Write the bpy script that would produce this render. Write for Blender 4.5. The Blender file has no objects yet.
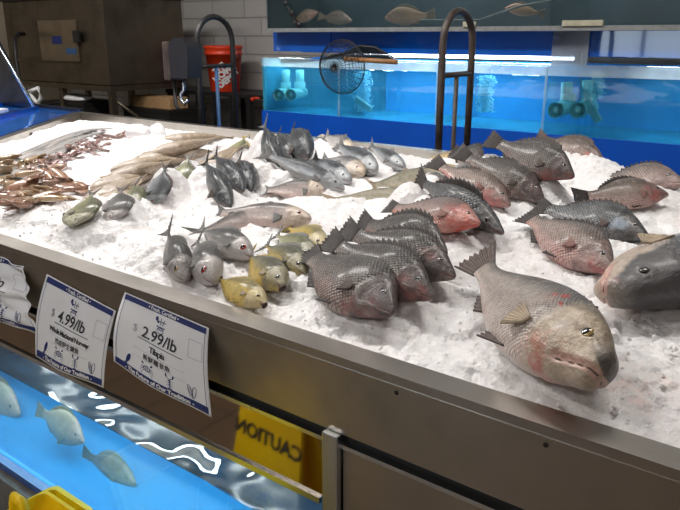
import bpy, bmesh, math, random
import numpy as np
from mathutils import Vector, Matrix, noise
random.seed(7); rng = np.random.default_rng(7)
C = bpy.context.scene.collection
SC = bpy.context.scene
PI = math.pi
# ------------------------------------------------------------------ camera
F = 700.0; PITCH = math.radians(17.35); YAW = math.radians(37.3); CZ = 1.40
cam = bpy.data.cameras.new('camera'); co = bpy.data.objects.new('camera', cam); C.objects.link(co)
cam.sensor_width = 36; cam.lens = F/680*36; cam.clip_end = 100; cam.clip_start = 0.02
co.location = (0, 0, CZ); co.rotation_euler = (PI/2-PITCH, 0, YAW)
SC.camera = co
def ray(u, v):
    r = u-340; f = F*math.cos(PITCH)-(v-255)*math.sin(PITCH); d = F*math.sin(PITCH)+(v-255)*math.cos(PITCH)
    return Vector((r*math.cos(YAW)-f*math.sin(YAW), r*math.sin(YAW)+f*math.cos(YAW), -d))
def P(u, v, z):
    d = ray(u, v); return Vector((0, 0, CZ))+d*((z-CZ)/d.z)
def PN(u, v, n):
    d = ray(u, v); return Vector((0, 0, CZ))+d*(n/d.y)
# ------------------------------------------------------------------ materials
class NT:
    def __init__(s, name):
        s.m = bpy.data.materials.new(name); s.m.use_nodes = True; s.t = s.m.node_tree; s.t.nodes.clear()
        s.out = s.t.nodes.new('ShaderNodeOutputMaterial')
    def n(s, typ, ins=None, **kw):
        nd = s.t.nodes.new(typ)
        for k, v in kw.items(): setattr(nd, k, v)
        for k, v in (ins or {}).items(): s.set(nd.inputs[k], v)
        return nd
    def set(s, sock, v):
        if isinstance(v, bpy.types.NodeSocket): s.t.links.new(v, sock)
        elif isinstance(v, (tuple, list)):
            sock.default_value = tuple(v)+((1,) if sock.type == 'RGBA' and len(v) == 3 else ())
        else: sock.default_value = v
    def ma(s, op, a, b=0.0, c=0.0):
        nd = s.t.nodes.new('ShaderNodeMath'); nd.operation = op
        s.set(nd.inputs[0], a); s.set(nd.inputs[1], b); s.set(nd.inputs[2], c); return nd.outputs[0]
    def mix(s, f, a, b, bt='MIX'):
        nd = s.t.nodes.new('ShaderNodeMix'); nd.data_type = 'RGBA'; nd.blend_type = bt
        s.set(nd.inputs[0], f); s.set(nd.inputs[6], a); s.set(nd.inputs[7], b); return nd.outputs[2]
    def ss(s, x, a, b, o0=0.0, o1=1.0):
        nd = s.t.nodes.new('ShaderNodeMapRange'); nd.interpolation_type = 'SMOOTHSTEP'
        s.set(nd.inputs[0], x)
        for i, v in enumerate((a, b, o0, o1)): s.set(nd.inputs[i+1], v)
        return nd.outputs[0]
    def noise(s, vec, sc, det=3.0, rough=.5):
        nd = s.n('ShaderNodeTexNoise', {'Scale': sc, 'Detail': det, 'Roughness': rough}); s.set(nd.inputs['Vector'], vec); return nd.outputs[0]
    def obj(s): return s.n('ShaderNodeTexCoord').outputs['Object']
    def bsdf(s, **k):
        nd = s.n('ShaderNodeBsdfPrincipled')
        for a, v in k.items(): s.set(nd.inputs[a.replace('_', ' ')], v)
        s.t.links.new(nd.outputs[0], s.out.inputs[0]); return nd
    def bump(s, h, st, dist=.002):
        return s.n('ShaderNodeBump', {'Height': h, 'Strength': st, 'Distance': dist}).outputs[0]
def simple(name, col, rough=.5, metal=0., var=.12, sc=30, bump=0., coat=0., spec=.5, emit=None, es=0):
    t = NT(name); n = t.noise(t.obj(), sc, 4)
    c = t.mix(t.ss(n, .3, .7), tuple(x*(1-var) for x in col), tuple(min(1, x*(1+var)) for x in col))
    b = t.bsdf(Base_Color=c, Roughness=rough, Metallic=metal, Coat_Weight=coat, Specular_IOR_Level=spec)
    if bump: t.set(b.inputs['Normal'], t.bump(n, bump))
    if emit: t.set(b.inputs['Emission Color'], emit); b.inputs['Emission Strength'].default_value = es
    return t.m
def steel(name, col, rough, streak=.05, horiz=True, dirt=.25):
    t = NT(name); o = t.obj()
    mp = t.n('ShaderNodeMapping', {'Vector': o, 'Scale': (1.5, 200, 200) if horiz else (200, 200, 1.5)}).outputs[0]
    n = t.noise(mp, 3, 3); n2 = t.noise(o, 4, 5, .6); n3 = t.noise(o, 40, 3, .6)
    c = t.mix(t.ss(n2, .35, .75), col, tuple(x*(1-dirt) for x in col))
    r = t.ma('ADD', t.ma('MULTIPLY', n, streak*2), t.ma('ADD', t.ma('MULTIPLY', t.ss(n2, .4, .7), .08), rough))
    t.bsdf(Base_Color=c, Roughness=r, Metallic=1.0, Normal=t.bump(t.ma('ADD', n, t.ma('MULTIPLY', n3, .5)), .04, .001))
    return t.m
def glass(name, tint, refl=.06, rough=.02, haze=0., hazecol=(.5, .7, .8)):
    t = NT(name)
    tr = t.n('ShaderNodeBsdfTransparent', {'Color': tint}).outputs[0]
    gl = t.n('ShaderNodeBsdfGlossy', {'Color': (1, 1, 1), 'Roughness': rough}).outputs[0]
    fr = t.ma('MULTIPLY', t.ma('POWER', t.n('ShaderNodeLayerWeight', {'Blend': .5}).outputs[1], 5.0), .6)
    base = tr
    if haze:
        df = t.n('ShaderNodeBsdfDiffuse', {'Color': hazecol}).outputs[0]; tl = t.n('ShaderNodeBsdfTranslucent', {'Color': hazecol}).outputs[0]
        dd = t.n('ShaderNodeMixShader', {0: .6, 1: df, 2: tl}).outputs[0]
        nz = t.noise(t.obj(), 4, 4)
        base = t.n('ShaderNodeMixShader', {0: t.ss(nz, .2, .8, haze*.6, haze*1.4), 1: tr, 2: dd}).outputs[0]
    mx = t.n('ShaderNodeMixShader', {0: t.ma('ADD', fr, refl*.6), 1: base, 2: gl}).outputs[0]
    t.t.links.new(mx, t.out.inputs[0]); return t.m
M = {}
M['steel'] = steel('rim_steel', (.52, .49, .45), .24, .06)
M['fascia'] = steel('fascia_steel', (.50, .45, .38), .27, .07, dirt=.3)
M['mirror'] = simple('polished_steel', (.40, .32, .25), .055, 1.0, var=.06, sc=6)
M['chrome'] = steel('trim_steel', (.7, .76, .82), .18, .02)
M['dsteel'] = steel('bin_steel', (.21, .18, .14), .38, .05, False, .35)
M['black'] = simple('black_paint', (.014, .013, .014), .45, coat=.0)
M['rust'] = simple('worn_black_paint', (.05, .035, .028), .5, var=.5, sc=12)
M['gap'] = simple('dark_gap', (.01, .01, .01), .6)
M['blue'] = simple('blue_board', (.006, .085, .52), .3, var=.06, sc=3, coat=.3)
M['dblue'] = simple('navy_board', (.006, .085, .40), .08, var=.1, sc=3, coat=1)
M['liner'] = simple('blue_liner', (.012, .20, .80), .12, var=.15, sc=5, coat=1)
M['tankblue'] = simple('tank_backing', (.02, .33, .72), .5, var=.1, sc=3)
M['tankteal'] = simple('tank_backing_teal', (.05, .30, .42), .5, var=.2, sc=3)
M['murk'] = simple('murky_backing', (.025, .045, .060), .6, var=.3, sc=2)
M['pvcin'] = simple('pipe_inside', (.45, .50, .40), .6)
M['pvc'] = simple('pvc', (.72, .78, .62), .4, var=.1)
M['paper'] = simple('paper', (.76, .77, .80), .7, var=.03, sc=8)
M['navy'] = simple('navy_ink', (.012, .025, .14), .6, var=.1)
M['ink'] = simple('black_ink', (.02, .02, .03), .6)
M['greyink'] = simple('grey_ink', (.35, .35, .38), .6)
M['orange'] = simple('orange_plastic', (.80, .055, .012), .35, var=.08, sc=10)
M['white'] = simple('white_plastic', (.8, .8, .8), .45, var=.05)
M['yellow'] = simple('yellow_plastic', (.92, .62, .008), .35, var=.06, sc=8)
M['card'] = simple('cardboard', (.42, .25, .12), .8, var=.1)
M['steelblue'] = simple('blue_paint', (.03, .10, .25), .4)
M['tube'] = simple('lamp_tube', (1, 1, 1), .5, emit=(.82, .93, 1), es=9)
M['lamp'] = simple('ceiling_lamp', (1, 1, 1), .5, emit=(1, .96, .9), es=8)
M['wire'] = simple('black_wire', (.012, .012, .016), .35)
M['wood'] = simple('varnished_wood', (.35, .17, .07), .4, var=.3)
M['stone'] = simple('air_stone', (.42, .40, .30), .8)
M['bubble'] = simple('bubbles', (.75, .85, .88), .3)
M['glass'] = glass('tank_glass', (.94, .97, .97), .05)
M['fog'] = glass('fogged_glass', (.80, .88, .90), .06, .08, .35, (.75, .80, .82))
M['water'] = glass('clear_water', (.55, .84, .95), .02, .02, .16, (.15, .5, .7))
M['murkwater'] = glass('murky_water', (.84, .83, .82), .02, .02, .18, (.10, .17, .21))
M['surf'] = glass('water_surface', (.60, .85, .95), .22, .015, .14, (.55, .68, .75))
M['lowsurf'] = glass('rippled_surface', (.70, .85, .9), .45, .03, .40, (.30, .38, .42))
M['lowwater'] = glass('low_tank_water', (.72, .86, .9), .03, .02, .13, (.28, .45, .55))
# ------------------------------------------------------------------ mesh helpers
class MB:
    def __init__(s): s.v = []; s.f = []; s.mi = []; s.sm = []
    def add(s, vs, fs, mi=0, smooth=True):
        o = len(s.v); s.v += [tuple(x) for x in vs]
        for f in fs: s.f.append([i+o for i in f]); s.mi.append(mi); s.sm.append(smooth)
        return s
    def box(s, lo, hi, mi=0, bev=0, mat=None):
        bm = bmesh.new(); bmesh.ops.create_cube(bm, size=1)
        for v in bm.verts: v.co = Vector([lo[i]+(v.co[i]+.5)*(hi[i]-lo[i]) for i in range(3)])
        if bev: bmesh.ops.bevel(bm, geom=list(bm.edges), offset=bev, segments=2, affect='EDGES', profile=.6)
        if mat: bm.transform(mat)
        bm.verts.index_update(); s.add([v.co[:] for v in bm.verts], [[v.index for v in f.verts] for f in bm.faces], mi, False); bm.free(); return s
    def tube(s, pts, r, seg=10, mi=0, caps=True):
        pts = [Vector(p) for p in pts]; n = len(pts); rs = r if isinstance(r, (list, tuple)) else [r]*n
        up = None; vs = []; fs = []
        for i, p in enumerate(pts):
            t = (pts[min(i+1, n-1)]-pts[max(i-1, 0)]).normalized()
            if up is None:
                up = Vector((0, 0, 1)) if abs(t.z) < .9 else Vector((1, 0, 0))
            a = t.cross(up).normalized(); b = a.cross(t).normalized(); up = b
            for k in range(seg):
                w = 2*PI*k/seg; vs.append(p+a*math.cos(w)*rs[i]+b*math.sin(w)*rs[i])
        for i in range(n-1):
            for k in range(seg): fs.append([i*seg+k, i*seg+(k+1) % seg, (i+1)*seg+(k+1) % seg, (i+1)*seg+k])
        if caps: fs += [list(range(seg))[::-1], [(n-1)*seg+k for k in range(seg)]]
        return s.add(vs, fs, mi)
    def lathe(s, prof, mat=None, seg=24, mi=0):
        vs = []; fs = []; m = len(prof)
        for (r, z) in prof:
            for k in range(seg):
                w = 2*PI*k/seg; q = Vector((r*math.cos(w), r*math.sin(w), z)); vs.append(mat @ q if mat else q)
        for i in range(m-1):
            for k in range(seg): fs.append([i*seg+k, i*seg+(k+1) % seg, (i+1)*seg+(k+1) % seg, (i+1)*seg+k])
        return s.add(vs, fs, mi)
    def sphere(s, c, r, sc=(1, 1, 1), nu=10, nv=7, mi=0, mat=None):
        prof = []; vs = []; fs = []
        for j in range(nv+1):
            a = -PI/2+PI*j/nv
            for k in range(nu):
                w = 2*PI*k/nu; q = Vector((math.cos(a)*math.cos(w)*r*sc[0], math.cos(a)*math.sin(w)*r*sc[1], math.sin(a)*r*sc[2]))
                if mat: q = mat @ q
                vs.append(q+Vector(c))
        for j in range(nv):
            for k in range(nu): fs.append([j*nu+k, j*nu+(k+1) % nu, (j+1)*nu+(k+1) % nu, (j+1)*nu+k])
        return s.add(vs, fs, mi)
    def prism(s, poly, z0, z1, mi=0):
        n = len(poly); vs = [(x, y, z0) for x, y in poly]+[(x, y, z1) for x, y in poly]
        fs = [list(range(n))[::-1], list(range(n, 2*n))]+[[i, (i+1) % n, n+(i+1) % n, n+i] for i in range(n)]
        return s.add(vs, fs, mi, False)
    def build(s, name, mats, parent=None, uvs=None):
        me = bpy.data.meshes.new(name); me.from_pydata(s.v, [], s.f); 
        for m in (mats if isinstance(mats, (list, tuple)) else [mats]): me.materials.append(m)
        me.polygons.foreach_set('material_index', s.mi); me.polygons.foreach_set('use_smooth', s.sm)
        if uvs:
            for nm, arr in uvs.items():
                l = me.uv_layers.new(name=nm); a = np.asarray(arr, dtype=np.float32)
                li = np.zeros(len(me.loops), dtype=np.int32); me.loops.foreach_get('vertex_index', li)
                l.data.foreach_set('uv', a[li].ravel())
        me.update(); o = bpy.data.objects.new(name, me); C.objects.link(o)
        if parent: o.parent = parent
        return o
def tag(o, label=None, cat=None, group=None, kind=None):
    if label: o['label'] = label
    if cat: o['category'] = cat
    if group: o['group'] = group
    if kind: o['kind'] = kind
    return o
def empty(name, loc, label=None, cat=None, group=None, rz=0):
    o = bpy.data.objects.new(name, None); o.location = loc; o.rotation_euler.z = rz; C.objects.link(o); o.empty_display_size = .05
    return tag(o, label, cat, group)
def T3(loc, rz=0): return Matrix.Translation(loc) @ Matrix.Rotation(rz, 4, 'Z')
def at_world(o, parent):   # vertices are given in world space, parent has only a translation
    o.matrix_parent_inverse = Matrix.Translation(-Vector(parent.location)); return o
# ------------------------------------------------------------------ room
XL, XR, YF, YB, ZC = -9.6, 3.2, -4.6, 6.05, 3.5
def brick_mat(name, c1, c2, vec_swizzle):
    t = NT(name); sx = t.n('ShaderNodeSeparateXYZ', {0: t.obj()}); 
    cb = t.n('ShaderNodeCombineXYZ', {0: sx.outputs[vec_swizzle], 1: sx.outputs[2]}).outputs[0]
    br = t.n('ShaderNodeTexBrick', {'Vector': cb, 'Color1': c1, 'Color2': c2, 'Mortar': tuple(x*.75 for x in c1), 'Scale': 1.0,
             'Mortar Size': .009, 'Mortar Smooth': .4, 'Brick Width': .52, 'Row Height': .2})
    b = t.bsdf(Base_Color=br.outputs[0], Roughness=.55, Normal=t.bump(t.ma('SUBTRACT', 1.0, br.outputs[1]), .8, .012)); return t.m
def tile_mat():
    t = NT('floor_tile'); o = t.obj()
    br = t.n('ShaderNodeTexBrick', {'Vector': o, 'Color1': (.14, .11, .085), 'Color2': (.17, .13, .10), 'Mortar': (.05, .045, .04), 'Scale': 1.0, 'Mortar Size': .004, 'Brick Width': .3, 'Row Height': .3}, offset=0)
    t.bsdf(Base_Color=t.mix(.4, br.outputs[0], t.n('ShaderNodeTexNoise', {'Scale': 3.0}).outputs[0], 'MULTIPLY'), Roughness=.3); return t.m
def struct(name, lo, hi, m): return tag(MB().box(lo, hi).build(name, m), kind='structure')
struct('floor', (XL, YF, -.1), (XR, YB, 0), tile_mat())
struct('ceiling', (XL, YF, ZC), (XR, YB, ZC+.1), simple('ceiling_paint', (.45, .43, .40), .8))
struct('wall_back', (XL, YB, 0), (XR, YB+.15, ZC), brick_mat('painted_block', (.52, .50, .48), (.56, .54, .51), 0))
struct('wall_left', (XL-.15, YF, 0), (XL, YB+.15, ZC), simple('tan_wall', (.50, .43, .32), .7, var=.06, sc=2))
struct('wall_right', (XR, YF, 0), (XR+.15, YB+.15, ZC), simple('warm_wall', (.40, .33, .26), .8))
# wall behind the camera, with the window the blue boards mirror
wf = MB(); wx0, wx1, wz0, wz1 = -4.4, -1.9, .95, 1.62
for lo, hi in (((XL, YF-.15, 0), (wx0, YF, ZC)), ((wx1, YF-.15, 0), (XR, YF, ZC)), ((wx0, YF-.15, 0), (wx1, YF, wz0)), ((wx0, YF-.15, wz1), (wx1, YF, ZC))): wf.box(lo, hi)
tag(wf.build('wall_front', simple('brown_wall', (.30, .23, .17), .8)), kind='structure')
w = MB()
for lo, hi in (((wx0, YF-.1, wz0), (wx0+.06, YF-.02, wz1)), ((wx1-.06, YF-.1, wz0), (wx1, YF-.02, wz1)), ((wx0, YF-.1, wz0), (wx1, YF-.02, wz0+.06)), ((wx0, YF-.1, wz1-.06), (wx1, YF-.02, wz1)), ((-3.6, YF-.1, wz0), (-3.54, YF-.02, wz1))): w.box(lo, hi)
win = tag(w.build('window_1', M['black']), kind='structure')
MB().box((wx0+.05, YF-.07, wz0+.05), (wx1-.05, YF-.06, wz1-.05)).build('pane', M['glass'], win)
# ceiling lamps
def ceil_lamp(x, y, L, e, rz=0, col=(1, .96, .91), lab=''):
    r = empty('ceiling_light', (x, y, ZC-.02), lab, 'ceiling light', 'fluorescent fittings on the ceiling', rz)
    MB().box((-L/2-.05, -.16, -.05), (L/2+.05, .16, .02), bev=.01).build('housing', M['white'], r)
    for dy in (-.07, .07): MB().tube([(-L/2, dy, -.075), (L/2, dy, -.075)], .018).build('lamp_tube', M['lamp'], r)
    li = bpy.data.lights.new('lamp', 'AREA'); li.shape = 'RECTANGLE'; li.size = L; li.size_y = .30; li.energy = e; li.color = col
    lo = bpy.data.objects.new('lamp', li); lo.location = (0, 0, -.10); lo.parent = r; C.objects.link(lo)
for x, y, e, lab in ((-4.3, 1.9, 78, 'long ceiling light above the far left end of the fish counter'),
                (-2.6, 1.9, 54, 'long ceiling light above the middle of the fish counter'),
                (-.6, 2.2, 30, 'long ceiling light above the right end of the fish counter'),
                (-7.0, 1.5, 35, 'long ceiling light near the tan left wall'),
                (-2.2, -1.2, 42, 'long ceiling light over the aisle behind the camera'),
                (.9, -2.8, 35, 'long ceiling light in the corner behind the camera')): ceil_lamp(x, y, 1.2, e, 0, lab=lab)
world = bpy.data.worlds.new('world'); SC.world = world; world.use_nodes = True
bg = world.node_tree.nodes['Background']; bg.inputs[0].default_value = (.75, .85, 1, 1); bg.inputs[1].default_value = 5.0
# bare tree outside the window
tb = MB()
def branch(p, d, L, r, k):
    q = p+d*L; tb.tube([p, (p+q)/2+Vector((random.uniform(-1, 1), 0, random.uniform(-1, 1)))*L*.06, q], [r, r*.85, r*.65], 6)
    if k:
        for i in range(3): branch(q, (d+Vector((random.uniform(-.8, .8), random.uniform(-.5, .5), random.uniform(-.5, .5)))).normalized(), L*.72, r*.6, k-1)
branch(Vector((-3.0, -8, 0)), Vector((0, 0, 1)), 1.0, .10, 5)
tag(tb.build('bare_tree', simple('bark', (.05, .04, .035), .9)), 'bare leafless tree standing outside the window behind the aisle', 'tree')
# ------------------------------------------------------------------ fish counter
NF, NB = .879, 2.80      # inner rims
A_ = (-2.80, .86); B_ = (-4.49, 2.86)     # mitred left edge (outer)
RX = .75
ctr = empty('display_counter', (-1.9, 1.8, 0), 'long stainless steel ice counter with a mitred left end heaped with fish', 'display counter')
def cw(mb, name, m): return at_world(mb.build(name, m, ctr), ctr)
FY = .828
dirv = Vector((A_[0]-B_[0], A_[1]-B_[1], 0)).normalized(); nrm = Vector((-dirv.y, dirv.x, 0))   # towards the tray's inside
if nrm.x < 0: nrm = -nrm
def on_edge(y, off=0):
    t = (y-B_[1])/(A_[1]-B_[1]); return B_[0]+(A_[0]-B_[0])*t+off/abs(nrm.x)
# rim
def rimbar(poly, z0=.885, z1=.90):
    mb = MB().prism(poly, z0, z1); return mb
cw(rimbar([(on_edge(FY, 0), FY), (RX, FY), (RX, NF), (on_edge(NF, .05), NF)]), 'front_rim', M['steel'])
cw(rimbar([(on_edge(NB, .05), NB), (RX, NB), (RX, NB+.05), (on_edge(NB+.05, 0), NB+.05)]), 'back_rim', M['steel'])
cw(rimbar([(on_edge(NF, 0), NF), (on_edge(NF, .05), NF), (on_edge(NB, .05), NB), (on_edge(NB, 0), NB)]), 'side_rim', M['steel'])
t_ = MB()
t_.prism([(on_edge(NF, .05), NF-.004), (RX, NF-.004), (RX, NF), (on_edge(NF, .05), NF)], .70, .886)
t_.prism([(on_edge(NB, .05), NB), (RX, NB), (RX, NB+.004), (on_edge(NB, .05), NB+.004)], .70, .886)
t_.prism([(on_edge(NF, .046), NF), (on_edge(NF, .05), NF), (on_edge(NB, .05), NB), (on_edge(NB, .046), NB)], .70, .886)
t_.prism([(on_edge(NF, .04), NF-.004), (RX, NF-.004), (RX, NB+.004), (on_edge(NB, .04), NB+.004)], .69, .70)
cw(t_, 'tray_well', M['steel'])
cw(MB().box((-2.82, FY, .757), (RX, FY+.012, .886), bev=.003), 'front_panel', M['fascia'])
cw(MB().box((-2.80, FY+.010, .735), (RX, FY+.03, .757)), 'panel_gap', M['gap'])
cw(MB().box((-2.80, FY-.004, .733), (RX, FY+.004, .741)), 'panel_trim', M['chrome'])
cw(MB().box((-2.80, FY+.002, .612), (-.665, FY+.012, .735)), 'mirror_panel', M['mirror'])
cw(MB().box((-.625, FY+.002, .10), (RX, FY+.012, .733)), 'lower_panel', M['fascia'])
cw(MB().box((-.662, FY-.012, .12), (-.628, FY+.012, .757), bev=.003), 'corner_post', M['chrome'])
cb_ = MB().prism([(on_edge(2.84, .02), 2.84), (RX, 2.84), (RX, 2.83), (on_edge(2.83, .02), 2.83)], .1, .885)
cb_.prism([(on_edge(FY+.02, .01), FY+.02), (on_edge(FY+.02, .03), FY+.02), (on_edge(2.84, .03), 2.84), (on_edge(2.84, .01), 2.84)], .1, .885)
cw(cb_, 'rear_panel', M['fascia'])
cw(MB().box((RX-.02, FY+.012, .1), (RX, 2.83, .885)), 'end_panel', M['fascia'])
cw(MB().prism([(-2.75, FY+.05), (RX-.03, FY+.05), (RX-.03, 2.8), (-4.2, 2.8)], 0, .1), 'plinth', M['gap'])
for x in (-.05, -.28, -.52): cw(MB().sphere((x, FY-.001, .872), .004, (1, .5, 1)), 'rivet', M['gap'])
# ------------------------------------------------------------------ crushed ice
MOUNDS = []
def mound(u, v, r, h, rx=None): p = P(u, v, .90); MOUNDS.append((p.x, p.y, r, h))
for a in ((150, 150, .16, .05), (40, 235, .2, .02), (100, 240, .2, .02), (300, 205, .10, .02), (345, 215, .12, .025), (250, 170, .10, .03), (220, 225, .12, .02),
          (315, 140, .12, .03), (330, 165, .12, .03), (370, 155, .12, .03), (280, 165, .08, .02), (540, 165, .12, .07), (590, 180, .20, .08), (640, 205, .16, .05),
          (600, 165, .16, .06), (520, 160, .10, .04), (20, 150, .35, .01), (240, 160, .08, .04), (395, 165, .1, .03), (640, 380, .3, .015), (450, 330, .15, -.01), (240, 215, .08, .02),
          (385, 212, .06, .02), (570, 250, .15, .01)): mound(*a)
def ice(x, y):
    e = min((y-NF), .25)/.25; b = min((NB-y), .45)/.45
    m_ = min(max((x-on_edge(y, .05))/.4, 0), 1)
    h = .900+.028*math.sin(max(0, min(1, e))*PI/2)-.012 - .075*(1-max(0, b))**2 * (1 if x > -9 else 0) - .045*(1-m_)**2*min(max((y-1.1)/.4, 0), 1)
    for (mx, my, r, hh) in MOUNDS:
        d2 = ((x-mx)**2+(y-my)**2)/(r*r)
        if d2 < 6: h += hh*math.exp(-d2)*max(0, min(1, b*2.2))*max(0, min(1, (y-NF)/.14))
    return h
def ice_mesh():
    xs = np.concatenate([np.arange(-4.50, -2.6, .009), np.arange(-2.6, 0.0, .0055), np.arange(0.0, RX-.004, .02)]); ys = []; y = NF+.001
    while y < NB-.002: ys.append(y); y += .0045+.0035*(y-NF)
    ys.append(NB-.002); ys = np.array(ys)
    nx, ny = len(xs), len(ys); V = np.zeros((ny, nx, 3))
    X, Y = np.meshgrid(xs, ys); V[..., 0] = X; V[..., 1] = Y
    mid = np.clip((Y-NF)/.25, 0, 1); b = np.clip((NB-Y)/.45, 0, 1)
    ex = B_[0]+(A_[0]-B_[0])*(Y-B_[1])/(A_[1]-B_[1])+.05/abs(nrm.x)
    ml = np.clip((X-ex)/.4, 0, 1)
    Z = .900+.028*np.sin(mid*PI/2)-.012-.075*(1-b)**2-.045*(1-ml)**2*np.clip((Y-1.1)/.4, 0, 1)
    for (mx, my, r, hh) in MOUNDS: Z += hh*np.exp(-((X-mx)**2+(Y-my)**2)/(r*r))*np.clip(b*2.2, 0, 1)*np.clip((Y-NF)/.14, 0, 1)
    A = np.zeros(X.shape)
    for (mx, my, r, hh) in AUTO:
        if hh > 0: A = np.maximum(A, hh*np.exp(-(((X-mx)**2+(Y-my)**2)/(r*r))**1.3))
    Z += A*np.clip((Y-NF)/.05, 0, 1)*np.clip((NB-Y)/.12, 0, 1)
    # chunky crushed surface: nearest random seed heights at two sizes
    def cell(size, amp, seed):
        r = np.random.default_rng(seed); gx, gy = int(6/size)+3, int(3/size)+3
        jx = r.random((gy, gx)); jy = r.random((gy, gx)); hh = r.random((gy, gx))-.5; tx = r.normal(0, .5, (gy, gx)); ty = r.normal(0, .5, (gy, gx))
        cx = ((X+5)/size); cy = (Y/size); ix = cx.astype(int); iy = cy.astype(int); best = np.full(X.shape, 9.); H = np.zeros(X.shape)
        for dx in (-1, 0, 1):
            for dy in (-1, 0, 1):
                a = np.clip(ix+dx, 0, gx-1); c = np.clip(iy+dy, 0, gy-1)
                ox = cx-(a+jx[c, a]); oy = cy-(c+jy[c, a]); d = ox*ox+oy*oy; m_ = d < best
                best = np.where(m_, d, best); H = np.where(m_, hh[c, a]+ox*tx[c, a]+oy*ty[c, a]-d*.5, H)
        return H*amp
    edge = np.clip((Y-NF)/.04, .1, 1)
    Z += (cell(.10, .010, 1)+cell(.042, .004, 2)+cell(.02, .0032, 3)+cell(.012, .0024, 4))*edge
    Z += .004*np.sin(X*9+Y*5)*np.sin(Y*13-X*3)*edge
    V[..., 2] = Z
    keep = X >= ex-.001
    idx = np.arange(nx*ny).reshape(ny, nx)
    q = keep[:-1, :-1] & keep[1:, :-1] & keep[:-1, 1:] & keep[1:, 1:]
    fa = np.stack([idx[:-1, :-1], idx[:-1, 1:], idx[1:, 1:], idx[1:, :-1]], -1)[q]
    me = bpy.data.meshes.new('crushed_ice')
    used = np.unique(fa); rm = -np.ones(nx*ny, int); rm[used] = np.arange(len(used))
    me.from_pydata(V.reshape(-1, 3)[used].tolist(), [], rm[fa].tolist()); me.polygons.foreach_set('use_smooth', [True]*len(me.polygons))
    return me
def ice_mat():
    t = NT('crushed_ice'); o = t.obj()
    vo = t.n('ShaderNodeTexVoronoi', {'Vector': o, 'Scale': 170.0}); v2 = t.n('ShaderNodeTexVoronoi', {'Vector': o, 'Scale': 75.0})
    n = t.noise(o, 35, 5, .65); n2 = t.noise(o, 6, 4)
    c = t.mix(t.ss(n, .3, .75), (.76, .75, .76), (.88, .865, .865)); c = t.mix(t.ss(n2, .4, .7, 0, .35), c, (.76, .69, .69))
    # pink melt stains near the cut fish
    sp = P(585, 385, .9); d = t.n('ShaderNodeVectorMath', {0: o, 1: (sp.x+.07, sp.y+.03, .9)}, operation='DISTANCE').outputs['Value']
    c = t.mix(t.ma('MULTIPLY', t.ss(d, .09, .02), t.ss(n, .4, .7, 0, .45)), c, (.80, .45, .36))
    h = t.ma('ADD', t.ma('MULTIPLY', vo.outputs[0], .6), t.ma('ADD', t.ma('MULTIPLY', v2.outputs[0], .9), n))
    t.bsdf(Base_Color=c, Roughness=.42, Specular_IOR_Level=.5, Subsurface_Weight=.25, Subsurface_Radius=(.8, .9, 1), Subsurface_Scale=.012, Normal=t.bump(h, .6, .003)); return t.m
M['ice'] = ice_mat()
def lump(u, v, s, sc, label, seed):
    p = P(u, v, .92); r = random.Random(seed); mb = MB().sphere((0, 0, 0), s, sc, 11, 7)
    mb.sm = [False]*len(mb.sm); mb.v = [tuple(Vector(q)*(1+.45*noise.noise(Vector(q)*15+Vector((seed, 0, 0))))) for q in mb.v]
    o = mb.build('ice_lump', M['ice']); o.location = (p.x, p.y, ice(p.x, p.y)+s*.35); tag(o, label, 'ice lump')
lump(158, 138, .062, (.8, .6, .85), 'tall white lump of ice standing at the back of the tan fish', 3)
lump(140, 143, .06, (1.4, .8, .6), 'low wide lump of ice left of the tallest ice lump', 9)
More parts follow.
